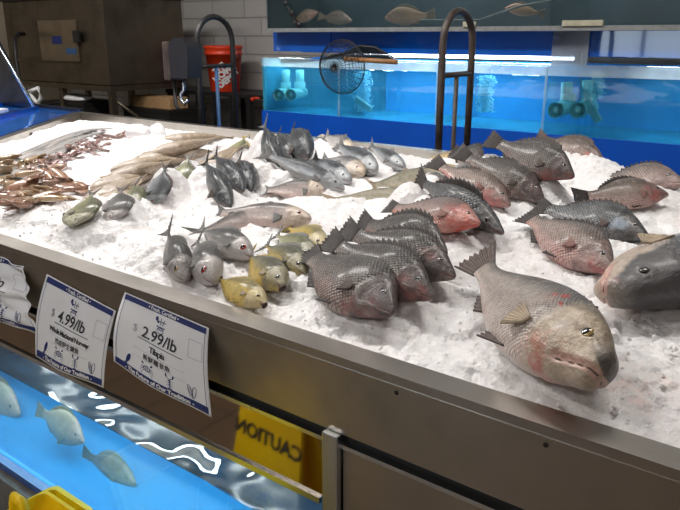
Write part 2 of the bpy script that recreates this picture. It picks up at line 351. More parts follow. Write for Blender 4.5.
# ------------------------------------------------------------------ fish
def crom(pts, xq):
    xs = [p[0] for p in pts]; out = []
    arr = np.array(pts, float)
    res = np.zeros((len(xq), arr.shape[1]-1))
    for k, x in enumerate(xq):
        i = min(max(np.searchsorted(xs, x)-1, 0), len(xs)-2); t = (x-xs[i])/(xs[i+1]-xs[i])
        p1, p2 = arr[i, 1:], arr[i+1, 1:]; h = xs[i+1]-xs[i]
        m1 = (arr[i+1, 1:]-arr[i-1, 1:])/(xs[i+1]-xs[i-1])*h if i > 0 else (p2-p1)*1.6
        m2 = (arr[i+2, 1:]-p1)/(xs[i+2]-xs[i])*h if i+2 < len(xs) else (p2-p1)
        res[k] = (2*t**3-3*t**2+1)*p1+(t**3-2*t**2+t)*m1+(-2*t**3+3*t**2)*p2+(t**3-t**2)*m2
    return res
K = {  # s, top, bottom, half width ; eye (s, z, r) ; mouth corner (s, z0, z1) ; gill s ; fins
 'tilapia': dict(pf=[(0, .012, .018, .008), (.025, .034, .036, .022), (.09, .078, .066, .044), (.18, .135, .108, .066), (.3, .188, .15, .086), (.45, .205, .175, .098), (.6, .18, .16, .078), (.75, .125, .115, .05), (.88, .07, .068, .026), (.95, .058, .056, .016), (1, .06, .058, .010)],
   eye=(.145, .045, .021), mouth=(.085, -.004, -.028), gill=.30, dors=(.30, .88, .085, 1), anal=(.68, .86, .07), tail=(.20, .13, .08), pelv=.36),
 'bass': dict(pf=[(0, .022, .03, .015), (.02, .055, .055, .042), (.09, .085, .078, .062), (.18, .122, .11, .085), (.3, .148, .135, .094), (.45, .15, .14, .09), (.6, .128, .118, .070), (.75, .088, .082, .045), (.88, .052, .05, .026), (.95, .044, .043, .018), (1, .048, .046, .012)],
   eye=(.125, .045, .021), mouth=(.13, -.010, -.060), gill=.29, dors=(.30, .86, .035, 1), anal=(.68, .80, .06), tail=(.17, .11, .02), pelv=.34),
 'pompano': dict(pf=[(0, .012, .016, .006), (.03, .05, .05, .028), (.09, .105, .1, .05), (.18, .17, .155, .068), (.3, .215, .2, .078), (.45, .23, .215, .076), (.6, .195, .18, .06), (.75, .12, .11, .038), (.88, .05, .045, .018), (.95, .026, .026, .011), (1, .03, .03, .008)],
   eye=(.12, .035, .026), mouth=(.06, -.012, -.035), gill=.25, dors=(.42, .90, .06, 0), anal=(.52, .90, .06), tail=(.24, .17, .62), pelv=.33),
 'mackerel': dict(pf=[(0, .010, .012, .006), (.04, .035, .035, .024), (.1, .062, .06, .042), (.2, .092, .09, .062), (.32, .108, .108, .074), (.48, .112, .112, .078), (.63, .095, .095, .066), (.78, .06, .06, .042), (.9, .028, .028, .02), (.96, .016, .016, .014), (1, .02, .02, .010)],
   eye=(.115, .018, .015), mouth=(.09, -.004, -.02), gill=.24, dors=(.34, .52, .05, 1), anal=(.64, .72, .03), tail=(.16, .12, .7), pelv=.3),
 'mullet': dict(pf=[(0, .014, .016, .010), (.03, .045, .042, .035), (.1, .078, .074, .056), (.2, .104, .10, .072), (.34, .122, .122, .080), (.5, .12, .125, .078), (.65, .098, .10, .062), (.8, .062, .062, .038), (.9, .042, .04, .022), (.96, .036, .035, .016), (1, .04, .038, .010)],
   eye=(.115, .022, .02), mouth=(.07, -.006, -.024), gill=.25, dors=(.44, .58, .055, 0), anal=(.70, .80, .04), tail=(.18, .12, .6), pelv=.42),
 'flat': dict(pf=[(0, .014, .016, .008), (.04, .055, .055, .02), (.12, .11, .105, .032), (.25, .15, .14, .04), (.42, .155, .145, .04), (.6, .125, .115, .034), (.78, .075, .07, .024), (.92, .035, .035, .014), (1, .035, .035, .008)],
   eye=(.10, .03, .013), mouth=(.06, -.004, -.02), gill=.22, dors=(.25, .92, .05, 0), anal=(.35, .92, .05), tail=(.14, .06, .0), pelv=.3),
}
def fish_mat(name, back, side, belly, head=None, scl=44, sca=.5, blood=0., bloodc=(.55, .06, .05), dirt=.35, rough=.28, metal=.15, tiger=0., patch=None, lo=.30, hi=.72, lip=(.40, .22, .18), lipf=.22, cut=False):
    t = NT(name); uv = t.n('ShaderNodeUVMap', uv_map='sv').outputs[0]; uz = t.n('ShaderNodeUVMap', uv_map='sz').outputs[0]
    sx = t.n('ShaderNodeSeparateXYZ', {0: uv}); s, v = sx.outputs[0], sx.outputs[1]
    sz = t.n('ShaderNodeSeparateXYZ', {0: uz}); z = sz.outputs[1]
    info = t.n('ShaderNodeObjectInfo').outputs['Random']
    vec = t.n('ShaderNodeVectorMath', {0: t.obj(), 1: t.n('ShaderNodeCombineXYZ', {0: t.ma('MULTIPLY', info, 9.0)}).outputs[0]}, operation='ADD').outputs[0]
    n = t.noise(vec, 14, 5, .6); nf = t.noise(vec, 90, 4, .65); nb = t.noise(vec, 22, 4, .6)
    vv = t.ma('ADD', v, t.ma('MULTIPLY', t.ma('SUBTRACT', n, .5), .35))
    c = t.mix(t.ss(vv, .08, lo+.12), belly, side); c = t.mix(t.ss(vv, hi-.22, hi+.12), c, back)
    hm = t.ss(s, .29, .23)
    if head: c = t.mix(t.ma('MULTIPLY', hm, t.ss(nb, .3, .6, .45, 1)), c, head)
    # scales: staggered lattice
    mp = t.n('ShaderNodeMapping', {'Vector': uz, 'Scale': (scl, scl*1.15, 1), 'Rotation': (0, 0, .78)}).outputs[0]
    vo = t.n('ShaderNodeTexVoronoi', {'Vector': mp, 'Scale': 1.0, 'Randomness': .22}, voronoi_dimensions='2D').outputs[0]
    body = t.ma('MULTIPLY', t.ss(s, .22, .32), sca)
    c = t.mix(t.ma('MULTIPLY', body, t.ss(vo, .30, .58)), c, tuple(x*.28 for x in back))
    c = t.mix(t.ma('MULTIPLY', body, t.ss(vo, .30, .08, 0, .65)), c, tuple(min(1, x*1.9+.09) for x in side))  # sheen on the scales, put into the colour as paler middles
    if tiger:
        wv = t.n('ShaderNodeTexWave', {'Vector': uz, 'Scale': 11.0, 'Distortion': 3.0, 'Detail': 2.0, 'Detail Scale': 1.2}, bands_direction='Y').outputs[1]
        c = t.mix(t.ma('MULTIPLY', t.ma('MULTIPLY', t.ss(wv, .6, .8), t.ss(s, .22, .3)), tiger), c, (.36, .36, .34))
    nm = t.noise(vec, 38, 5, .7)
    c = t.mix(t.ss(nm, .5, .72, 0, dirt), c, tuple(x*.45 for x in back)); c = t.mix(t.ss(nm, .46, .30, 0, .30), c, tuple(min(1, x*1.35+.05) for x in side))
    c = t.mix(t.ss(nf, .45, .75, 0, dirt), c, tuple(x*.35 for x in back))
    c = t.mix(t.ss(nf, .5, .25, 0, .25), c, tuple(min(1, x*1.5+.1) for x in side))
    if patch:   # (colour, s0, s1, v0, v1) a blotch with its own place on the fish
        pc, s0, s1, v0, v1 = patch; e = .05
        mk = t.ma('MULTIPLY', t.ma('MULTIPLY', t.ss(s, s0-e, s0+e), t.ss(s, s1+e, s1-e)), t.ma('MULTIPLY', t.ss(vv, v0-e, v0+e), t.ss(vv, v1+e, v1-e)))
        c = t.mix(t.ma('MULTIPLY', mk, .9), c, pc)
    if cut:
        for (s_, v_, r_) in ((.335, .80, .022), (.36, .74, .014), (.30, .70, .012)):
            dd = t.ma('SQRT', t.ma('ADD', t.ma('POWER', t.ma('ADD', t.ma('SUBTRACT', s, s_), t.ma('MULTIPLY', t.ma('SUBTRACT', nb, .5), .05)), 2.0), t.ma('MULTIPLY', t.ma('POWER', t.ma('SUBTRACT', v, v_), 2.0), .12)))
            c = t.mix(t.ss(dd, r_, r_*.3, 0, .8), c, (.42, .04, .03))
    if blood:
        nr = t.noise(vec, 9, 5, .65)
        area = t.ma('MAXIMUM', t.ma('MULTIPLY', t.ss(s, .45, .25), t.ss(v, .85, .5)), t.ss(v, .4, .1, 0, .7))
        c = t.mix(t.ma('MULTIPLY', t.ma('MULTIPLY', t.ss(nr, .62-blood*.25, .78-blood*.2), area), min(1, blood+.25)), c, bloodc)
        c = t.mix(t.ma('MULTIPLY', t.ss(t.ma('ABSOLUTE', t.ma('SUBTRACT', t.ma('ADD', s, t.ma('MULTIPLY', t.ma('SUBTRACT', nb, .5), .06)), t.ma('SUBTRACT', .30, t.ma('MULTIPLY', t.ma('POWER', t.ma('SUBTRACT', v, .5), 2.0), .45)))), .012, .002, 0, .6), t.ma('MULTIPLY', blood, t.ss(nr, .4, .6))), c, tuple(x*.8 for x in bloodc))
    # mouth line and lips
    md = t.n('ShaderNodeUVMap', uv_map='md').outputs[0]; d = t.n('ShaderNodeSeparateXYZ', {0: md}).outputs[0]
    c = t.mix(t.ss(d, .026 if lipf > .3 else .016, .008, 0, lipf), c, lip); c = t.mix(t.ss(d, .0045, .0025, 0, .85), c, (.04, .015, .012))
    h = t.ma('ADD', t.ma('ADD', t.ma('MULTIPLY', t.ma('MULTIPLY', vo, -1.0), t.ss(s, .22, .32)), t.ma('MULTIPLY', nf, .7)), t.ma('MULTIPLY', nm, t.ss(s, .22, .32, 2.2, .8)))
    t.bsdf(Base_Color=c, Roughness=t.ma('ADD', rough, t.ma('MULTIPLY', nf, .2)), Metallic=metal*.5, Specular_IOR_Level=.6, Coat_Weight=.22, Coat_Roughness=.2, Normal=t.bump(h, .95, .0028)); return t.m
def fin_mat(name, c1, c2, ray=26):
    t = NT(name); uv = t.n('ShaderNodeUVMap', uv_map='fin').outputs[0]; sx = t.n('ShaderNodeSeparateXYZ', {0: uv})
    wv = t.ma('SINE', t.ma('MULTIPLY', sx.outputs[0], ray*6.28)); n = t.noise(t.obj(), 60, 3)
    c = t.mix(t.ss(wv, -.2, .8), c1, c2); c = t.mix(t.ss(n, .4, .7, 0, .5), c, tuple(x*.5 for x in c1))
    t.bsdf(Base_Color=c, Roughness=.5, Specular_IOR_Level=.3, Normal=t.bump(wv, .4, .001)); return t.m
FM = dict(
 dark=fish_mat('dark_tilapia_skin', (.035, .03, .027), (.17, .145, .13), (.38, .30, .27), (.085, .06, .06), 46, .75, .5, (.30, .07, .06), .45, hi=.66),
 dark2=fish_mat('dark_bream_skin', (.03, .03, .032), (.17, .18, .19), (.25, .24, .25), (.06, .055, .055), 46, .8, .12, (.25, .06, .05), .45, .25, .25, patch=((.30, .36, .44), .20, .30, .30, .62)),
 pink=fish_mat('pink_tilapia_skin', (.10, .075, .06), (.34, .26, .23), (.66, .44, .40), (.20, .13, .12), 46, .55, .55, (.48, .13, .12), .35),
 red=fish_mat('raw_red_skin', (.15, .11, .10), (.42, .30, .27), (.70, .34, .28), (.50, .22, .18), 46, .45, 1.0, (.50, .07, .05), .4),
 bass=fish_mat('big_croaker_skin', (.10, .085, .075), (.44, .38, .34), (.78, .66, .60), (.46, .37, .27), 85, .30, .42, (.60, .12, .10), .3, .26, .2, patch=((.06, .055, .06), -.1, .05, .62, 1.2), hi=.74, lip=(.58, .28, .24), lipf=.5, cut=True, lo=.22),
 bream=fish_mat('large_bream_skin', (.06, .06, .065), (.42, .36, .31), (.70, .55, .50), (.50, .40, .32), 50, .35, .35, (.60, .20, .17), .35, .3, .2, patch=((.03, .035, .045), .0, 1.2, .50, 1.3), hi=.80, lip=(.62, .30, .26), lipf=.6),
 grey=fish_mat('grey_pomfret_skin', (.09, .09, .09), (.25, .245, .24), (.58, .52, .49), (.52, .48, .47), 70, .15, .12, (.5, .12, .1), .25, .25, .25, hi=.66),
 yellow=fish_mat('yellow_belly_skin', (.11, .11, .075), (.27, .25, .13), (.78, .52, .05), (.30, .27, .17), 60, .25, .10, (.5, .15, .1), .35, .28, .15, lo=.46, hi=.66),
 gold=fish_mat('yellow_skin', (.26, .22, .09), (.62, .46, .10), (.86, .60, .12), (.62, .52, .32), 60, .2, .12, (.5, .2, .1), .3, .3, .1),
 olive=fish_mat('olive_skin', (.13, .14, .07), (.40, .40, .22), (.66, .64, .48), (.46, .44, .34), 60, .2, .05, (.4, .1, .1), .35, .3, .15),
 silver=fish_mat('silver_skin', (.09, .09, .095), (.50, .48, .47), (.78, .72, .68), (.62, .50, .38), 66, .18, .12, (.6, .3, .25), .2, .22, .3),
 blush=fish_mat('blush_silver_skin', (.11, .10, .095), (.50, .42, .40), (.78, .60, .55), (.62, .52, .42), 66, .18, .12, (.6, .3, .25), .2, .22, .25),
 bluesilver=fish_mat('blue_silver_skin', (.045, .05, .055), (.36, .39, .43), (.68, .67, .67), (.40, .42, .44), 70, .12, .05, (.5, .1, .1), .25, .2, .35, hi=.60),
 mack=fish_mat('mackerel_skin', (.018, .024, .034), (.13, .14, .15), (.62, .61, .60), (.05, .055, .06), 90, .1, .0, (.4, .1, .1), .35, .2, .35, tiger=.22, lo=.16, hi=.58),
 long=fish_mat('brassy_long_skin', (.17, .15, .10), (.46, .42, .32), (.70, .64, .50), (.45, .38, .24), 70, .25, .0, (.4, .1, .1), .3, .25, .2),
 brass=fish_mat('brassy_croaker_skin', (.28, .18, .08), (.68, .52, .28), (.80, .72, .52), (.60, .45, .22), 60, .25, .05, (.4, .1, .1), .3, .25, .2),
 tan=fish_mat('tan_skin', (.36, .28, .20), (.58, .47, .36), (.68, .58, .48), (.50, .42, .36), 60, .05, .10, (.30, .22, .2), .4, .35, .0),
 live=fish_mat('live_fish_skin', (.20, .13, .10), (.42, .30, .22), (.50, .40, .33), (.42, .30, .24), 40, .4, .0, (.4, .1, .1), .3, .5, .0),
 livepale=fish_mat('live_pale_skin', (.62, .38, .24), (.78, .50, .34), (.8, .56, .44), (.78, .42, .32), 40, .2, .0, (.4, .1, .1), .3, .5, .0),
)
FF = dict(dark=fin_mat('dark_fin', (.02, .018, .018), (.09, .07, .065)), red=fin_mat('reddish_fin', (.22, .10, .085), (.36, .22, .19)), tail=fin_mat('grey_brown_fin', (.06, .045, .04), (.20, .15, .13)),
 grey=fin_mat('grey_fin', (.14, .14, .14), (.28, .27, .26)), yellow=fin_mat('yellow_fin', (.30, .22, .05), (.50, .38, .12)), tan=fin_mat('tan_fin', (.34, .26, .18), (.48, .38, .28)))
def eye_mats(name, iris):
    return [simple(name, iris, .08, coat=1, var=.25, sc=200), simple(name+'_pupil', (.008, .008, .010), .05, coat=1)]
EM = dict(red=eye_mats('red_iris', (.38, .03, .02)), gold=eye_mats('gold_iris', (.42, .30, .12)), dark=eye_mats('dark_iris', (.10, .09, .08)), pale=eye_mats('clouded_iris', (.40, .42, .44)))
def fin_sheet(base, tip, thick, pleat, seed, jag=.12, nseg=4, notch=0):
    """base/tip: lists of 3-D points along the fin; rays run base->tip."""
    r = random.Random(seed); n = len(base); vs = []; fs = []; uv = []
    nv = None
    for i in range(n):
        b, t_ = Vector(base[i]), Vector(tip[i]); L = 1-(jag*r.random() if i % 2 else 0)-(notch if i % 2 else 0)
        for j in range(nseg+1):
            q = b+(t_-b)*(j/nseg*L); q = q+Vector((0, pleat*(1 if i % 2 else -1)*(.3+j/nseg*.7), 0)); vs.append(q); uv.append((i/2*.08, j/nseg))
    for i in range(n-1):
        for j in range(nseg):
            a = i*(nseg+1)+j; fs.append([a, a+nseg+1, a+nseg+2, a+1])
    return vs, fs, uv
FISH_N = 0; AUTO = []; MOUTH = simple('mouth_inside', (.03, .012, .01), .4)
LMAX = dict(tilapia=.33, bass=.46, pompano=.24, mackerel=.32, mullet=.34, flat=.36)
DEEP = dict(tilapia=(1.25, 1.2), bass=(1.15, 1.1), pompano=(1.42, 1.45), mackerel=(1.35, 1.35), mullet=(1.3, 1.25), flat=(1.6, 1.6))
def fish(kind, T, H, label, group='', side='L', roll=25, mat='dark', fin='dark', eye='dark', deep=1., wide=1., lift=0., sink=.55, bend=0., zb=0., pitch=0.,
         res=1., world=None, name='fish', cat='fish', dfold=1., tailtwist=0., tailsc=1., eyesc=1., both=False, open_=0., L=None):
    global FISH_N; FISH_N += 1; k = K[kind]
    if world is None: deep *= DEEP[kind][0]; wide *= DEEP[kind][1]
    tl, tw, fork = k['tail']; tl *= tailsc
    mx = max(p[3] for p in k['pf'])*wide; md = max(p[1] for p in k['pf'])*deep; ro = math.radians(roll)
    if world is None:
        Lm = L or LMAX[kind]; zc = Lm/(1+tl)*math.sqrt((mx*math.cos(ro))**2+(md*math.sin(ro))**2)*sink
        a0 = P(T[0], T[1], .9); h0 = P(H[0], H[1], .9)
        a = P(T[0], T[1], ice(a0.x, a0.y)+zc*.8+lift); h = P(H[0], H[1], ice(h0.x, h0.y)+zc+lift+pitch)
        if (a-h).length > Lm:      # too long for its kind: the tail is propped up on banked ice
            o_ = Vector((0, 0, CZ)); d_ = ray(*T).normalized(); w_ = h-o_; b_ = w_.dot(d_); q_ = b_*b_-(w_.length_squared-Lm*Lm)
            a = o_+d_*(b_+math.sqrt(max(0, q_))*1.0)
        for t_ in (.08, .3, .52, .74):
            q = a.lerp(h, t_); AUTO.append((q.x, q.y, .07, q.z-ice(q.x, q.y)-zc*1.15))
    else: a, h = world
    TL = (h-a).length; SL = TL/(1+tl)
    hx = (h-a).normalized(); lat = Vector((0, 0, 1)).cross(hx).normalized()   # left of heading
    if side == 'R': lat = -lat
    up = hx.cross(lat).normalized(); up = up if up.z > 0 else -up
    dz = (lat*math.cos(ro)+up*math.sin(ro)).normalized(); ay = dz.cross(hx).normalized()
    mid = (a+h)/2
    R = Matrix((hx, ay, dz)).transposed().to_4x4()
    root = empty(name, mid, label, cat, group); root.matrix_world = Matrix.Translation(mid) @ R
    vis = 1 if ay.z > 0 else -1
    def bendf(q):   # q in local metres, x measured from -TL/2 (tail) to TL/2 (snout)
        x = q.x/TL; tt = max(0, .1-x)/.6; hh = max(0, x-.1)/.4
        return Vector((q.x, q.y+bend*TL*(tt*tt)-bend*.25*TL*hh*hh, q.z+zb*TL*(tt*tt)))
    ns = int(58*res); nr = int(40*res); nr += nr % 2
    S = np.linspace(0, 1, ns)**1.55; S[0] = 0
    pr = crom(k['pf'], S)
    es, ez, er = k['eye']; er *= eyesc; mc, m0, m1 = k['mouth']; m0 *= deep; m1 *= deep; g = k['gill']; big = kind == 'bass'
    vs = []; uv1 = []; uv2 = []; uv3 = []
    rr = random.Random(FISH_N)
    def surf(s, th):
        tp, bt, w = crom(k['pf'], [s])[0]; return (tp*deep if math.sin(th) > 0 else bt*deep)*math.sin(th), w*wide*abs(math.cos(th))**.92*(1 if math.cos(th) > 0 else -1)
    for i, s in enumerate(S):
        tp, bt, w = pr[i]; tp *= deep; bt *= deep; w *= wide
        for j in range(nr):
            th = 2*PI*(j+.5)/nr; sn, cs = math.sin(th), math.cos(th)
            z = (tp if sn > 0 else bt)*sn; y = w*math.copysign(abs(cs)**.88, cs)
            v = (sn+1)/2
            # belly keel a little thinner
            if sn < 0: y *= 1-.18*sn*sn
            f = 1.0
            gl = g-.45*((v-.5)**2)*g/.3; d = s-gl
            if abs(cs) > .25:
                f += .045*math.exp(-((d+.03)/.025)**2)*(1 if s > .04 else 0)
                f -= .085*math.exp(-((d-.006)/.009)**2)
                f -= .03*math.exp(-((s-gl*.72)/.010)**2)*(1 if v < .62 else 0)
            # eye socket
            de = math.hypot(s-es, z-ez*deep)
            if de < er*2.2: f += .05*math.exp(-((de-er*1.3)/(er*.4))**2)-.10*math.exp(-(de/(er*.9))**2)
            # mouth
            tt = min(max(s/mc, 0), 1); dm = math.hypot(s-mc*tt, z-(m0+(m1-m0)*tt))
            if s < mc*1.3:
                f -= (.30 if big else .16)*math.exp(-(dm/.006)**2); f += (.06 if big else .035)*math.exp(-((dm-.017)/.008)**2)
            if open_ and s < mc and z < m0+(m1-m0)*tt: z -= open_*(1-s/mc)
            f += .012*noise.noise(Vector((s*9, sn*3, FISH_N)))
            x = (TL/2)-s*SL + (open_*.3*SL if False else 0)
            vs.append(bendf(Vector((x, y*f*SL, z*SL)))); uv1.append((s, v)); uv2.append((s, z)); uv3.append((dm if s < mc*1.5 else 1, 0))
    fs = []
    for i in range(ns-1):
        for j in range(nr): fs.append([i*nr+j, i*nr+(j+1) % nr, (i+1)*nr+(j+1) % nr, (i+1)*nr+j])
    fs += [list(range(nr))[::-1], [(ns-1)*nr+j for j in range(nr)]]
    mb = MB().add(vs, fs); mb.build('body', FM[mat], root, {'sv': uv1, 'sz': uv2, 'md': uv3})
    def fin_obj(nm, base, tip, pleat, jag=.12, notch=0, m=None, nseg=4):
        v_, f_, u_ = fin_sheet(base, tip, 0, pleat, FISH_N*7+len(nm), jag, nseg, notch)
        o = MB().add([bendf(Vector(q)) for q in v_], f_).build(nm, FF[m or fin], root, {'fin': u_})
        so = o.modifiers.new('thick', 'SOLIDIFY'); so.thickness = .006*SL+.0004; so.offset = 0
        return o
    X = lambda s: TL/2-s*SL
    # tail fin
    hp = pr[-1][0]*deep*.95; nrays = 17 if res > .7 else 11; B = []; Tt = []
    for i in range(nrays):
        t = -1+2*i/(nrays-1); ln = tl*(1-fork*(1-abs(t)**1.3))*(1-.12*(abs(t)**4 if not fork else 0))
        B.append((X(1)+.012*SL, 0, t*hp*SL)); Tt.append((X(1)-ln*SL*math.cos(t*.25), tailtwist*SL*t*.06, t*tw*SL*(.75+.25*tailsc)))
    fin_obj('tail_fin', B, Tt, .0028*SL*2, .10)
    # dorsal
    d0, d1, dh, spiny = k['dors']; nd = (25 if res > .7 else 13) if (d1-d0) > .3 else 9; B = []; Tt = []
    for i in range(nd):
        t = i/(nd-1); s = d0+(d1-d0)*t; z = crom(k['pf'], [s])[0][0]*deep
        hh = dh*dfold*(math.sin(PI*min(1, .18+t*.86))**.6)*(1 if d1-d0 > .3 else (1-.7*t))
        B.append((X(s), 0, (z*.93)*SL)); Tt.append((X(s+hh*.9), 0, (crom(k['pf'], [min(1, s+hh*.6)])[0][0]*deep+hh*.75)*SL))
    fin_obj('dorsal_fin', B, Tt, .003*SL, .15, .25 if spiny else .05)
    a0, a1, ah = k['anal']; B = []; Tt = []; na = 9
    for i in range(na):
        t = i/(na-1); s = a0+(a1-a0)*t; z = crom(k['pf'], [s])[0][1]*deep; hh = ah*(1-.6*t)
        B.append((X(s), 0, -z*.93*SL)); Tt.append((X(s+hh), 0, -(crom(k['pf'], [min(1, s+hh*.7)])[0][1]*deep+hh*.6)*SL))
    fin_obj('anal_fin', B, Tt, .003*SL, .1)
    # pelvic
    s = k['pelv']; zz = crom(k['pf'], [s])[0][1]*deep; B = []; Tt = []
    for i in range(6):
        t = i/5; B.append((X(s+.03*t), vis*.03*SL*wide, -zz*.9*SL)); Tt.append((X(s+.15+.02*t), vis*(.05-.02*t)*SL, -(zz*.95+.045*(1-t))*SL))
    fin_obj('pelvic_fin', B, Tt, .002*SL, .1)
    # pectoral on the side that shows
    tp, bt, w = crom(k['pf'], [g+.02])[0]; w *= wide; B = []; Tt = []
    tp2, bt2, w2 = crom(k['pf'], [g+.2])[0]; w2 *= wide
    for i in range(8):
        t = i/7; B.append((X(g+.015), vis*w*.97*SL, (-.03-.03*t)*SL*deep)); L = .11-.03*t
        Tt.append((X(g+L), vis*(max(w, w2)*1.0+.004)*SL, (-.01-.10*t)*SL*deep))
    fin_obj('pectoral_fin', B, Tt, .001*SL, .06, m='tan' if fin in ('tan', 'yellow') or mat in ('bass', 'bream') else 'grey' if fin == 'grey' else 'red' if mat in ('pink', 'red') else 'tail')
    if open_:
        MB().sphere(bendf(Vector((X(.012), 0, -.012*SL))), .05*SL, (.5, .62, .8), 14, 9).build('mouth', MOUTH, root)
    # eyes
    for sy in ((1, -1) if (roll > 45 or both) else (vis,)):
        tp, bt, w = crom(k['pf'], [es])[0]; w *= wide; r_ = er*SL
        sn = min(.9, ez*deep/(tp*deep)); yy = w*(1-sn*sn)**.44*.93
        mb = MB(); vs = []; fs = []; nu, nv = 16, 8
        for j in range(nv+1):
            a_ = PI/2*j/nv
            for q in range(nu):
                b_ = 2*PI*q/nu; vs.append((r_*math.sin(a_)*math.cos(b_), sy*r_*.5*math.cos(a_), r_*math.sin(a_)*math.sin(b_)))
        for j in range(nv):
            for q in range(nu):
                fs.append([j*nu+q, j*nu+(q+1) % nu, (j+1)*nu+(q+1) % nu, (j+1)*nu+q])
        c0 = bendf(Vector((X(es), sy*yy*SL, ez*deep*SL)))
        mb.add([Vector(q)+c0 for q in vs], fs); mb.mi = [1 if i//nu < 4 else 0 for i in range(len(fs))]
        e = mb.build('eye', EM[eye], root)
    return root
TG = 'whole tilapia and bream on the right side of the ice'
# --- nearest big croaker and the head at the right edge
fish('bass', (462, 262), (603, 377), 'big silver croaker lying nearest the front rim, brown tail raised, red cut behind gill', side='L', roll=30, mat='bass', fin='tail', eye='gold', bend=0, zb=.06, deep=1.02, wide=1.1, sink=.8, name='croaker', res=1.25, dfold=.5, L=.52, eyesc=1.1)
fish('bass', (800, 215), (607, 296), 'large pale fish head with a dark brow poking in at the right edge', side='L', roll=8, mat='bream', fin='tail', eye='dark', deep=1.3, wide=1.1, sink=.8, name='sea_bream', res=1.2, lift=.01, L=.55)
# --- right hand group
fish('tilapia', (524, 214), (612, 272), 'pinkish tilapia between the big croaker and the blue-cheeked bream', TG, 'L', 28, 'pink', 'dark', 'dark', deep=.88, name='tilapia', tailsc=.6)
fish('tilapia', (535, 205), (649, 238), 'silver-black bream with a bluish cheek beside the pinkish tilapia', TG, 'L', 38, 'dark2', 'dark', 'dark', deep=.88, name='sea_bream', tailsc=.7)
fish('tilapia', (572, 196), (668, 194), 'scaly grey-pink fish half sunk in ice behind the blue-cheeked bream', TG, 'L', 42, 'pink', 'dark', 'dark', deep=.95, sink=.7, name='tilapia', L=.40)
fish('tilapia', (575, 186), (684, 183), 'long scaly fish with a raw red head at the right edge', TG, 'L', 45, 'pink', 'dark', 'dark', deep=.9, sink=.7, name='tilapia', lift=.06, L=.42)
fish('tilapia', (640, 205), (704, 200), 'pale orange-bellied fish mostly cut off by the right edge', TG, 'L', 20, 'red', 'red', 'dark', deep=.8, sink=.2, name='tilapia')
fish('tilapia', (486, 138), (574, 177), 'dark grey tilapia with a spiny back, farthest back against the blue skirt', TG, 'L', 48, 'dark', 'dark', 'dark', deep=.95, lift=.02, name='tilapia', res=.9)
fish('tilapia', (535, 136), (606, 166), 'brownish fish showing only its back behind the spiny farthest tilapia', TG, 'L', 60, 'pink', 'tail', 'dark', deep=.85, sink=.1, name='tilapia', res=.8, lift=.10)
fish('tilapia', (455, 150), (544, 201), 'dark grey tilapia with its mouth on the ice below the spiny farthest one', TG, 'L', 36, 'dark', 'dark', 'pale', deep=.95, lift=.01, name='tilapia')
fish('tilapia', (430, 160), (510, 206), 'greyish pink tilapia pressed behind the long black one', TG, 'L', 30, 'pink', 'dark', 'dark', deep=.85, lift=.01, name='tilapia')
fish('tilapia', (404, 170), (507, 234), 'long slim black tilapia with a ragged raised tail, curled behind the red-headed one', TG, 'L', 74, 'dark2', 'dark', 'dark', deep=.50, wide=.85, lift=.02, name='tilapia', bend=.12, zb=-.04, dfold=.9, L=.42)
fish('tilapia', (386, 206), (480, 224), 'tilapia with a raw red head lying before the long slim black one', TG, 'L', 28, 'red', 'dark', 'dark', deep=1.05, lift=.045, name='tilapia', tailsc=.6)
# --- the four dark tilapia in the middle
fish('tilapia', (352, 217), (448, 256), 'hindmost dark tilapia of the overlapping four, mostly its arched back', TG, 'L', 52, 'dark', 'dark', 'dark', deep=.9, lift=.015, name='tilapia', bend=.06)
fish('tilapia', (340, 228), (455, 277), 'dark tilapia second from the back of the overlapping four', TG, 'L', 44, 'dark', 'dark', 'dark', deep=.85, lift=.02, name='tilapia')
fish('tilapia', (324, 238), (432, 298), 'dark tilapia with a violet head between two others of the overlapping four', TG, 'L', 40, 'dark', 'dark', 'pale', deep=.85, lift=.012, name='tilapia')
fish('tilapia', (305, 252), (393, 314), 'broad grey tilapia at the front of the overlapping four', TG, 'L', 28, 'dark', 'dark', 'pale', deep=1.02, lift=.005, name='tilapia', res=1.15, tailsc=.6)
# --- yellow ones
YG = 'small yellow-bellied fish in the middle of the ice'
fish('pompano', (214, 276), (266, 305), 'bright yellow fish with a gaping dark mouth nearest the front rim', YG, 'L', 35, 'gold', 'yellow', 'gold', deep=.54, wide=.95, name='yellow_fish', tailsc=.5, open_=.035)
fish('pompano', (246, 252), (284, 288), 'yellow-sided fish with its mouth open behind the bright yellow one', YG, 'L', 35, 'yellow', 'yellow', 'dark', deep=.54, wide=.95, name='yellow_fish', tailsc=.5, open_=.02)
fish('pompano', (263, 243), (306, 274), 'grey-green yellow-bellied fish with face beside the broad grey tilapia', YG, 'L', 40, 'yellow', 'grey', 'dark', deep=.55, name='yellow_fish', tailsc=.5)
fish('pompano', (274, 233), (312, 262), 'olive fish half covered by two yellow-bellied neighbours', YG, 'L', 40, 'olive', 'grey', 'dark', deep=.55, name='yellow_fish', tailsc=.5)
fish('pompano', (286, 226), (324, 250), 'pale yellow fish farthest back of the yellow-bellied ones', YG, 'L', 35, 'gold', 'yellow', 'dark', deep=.6, name='yellow_fish', tailsc=.5)
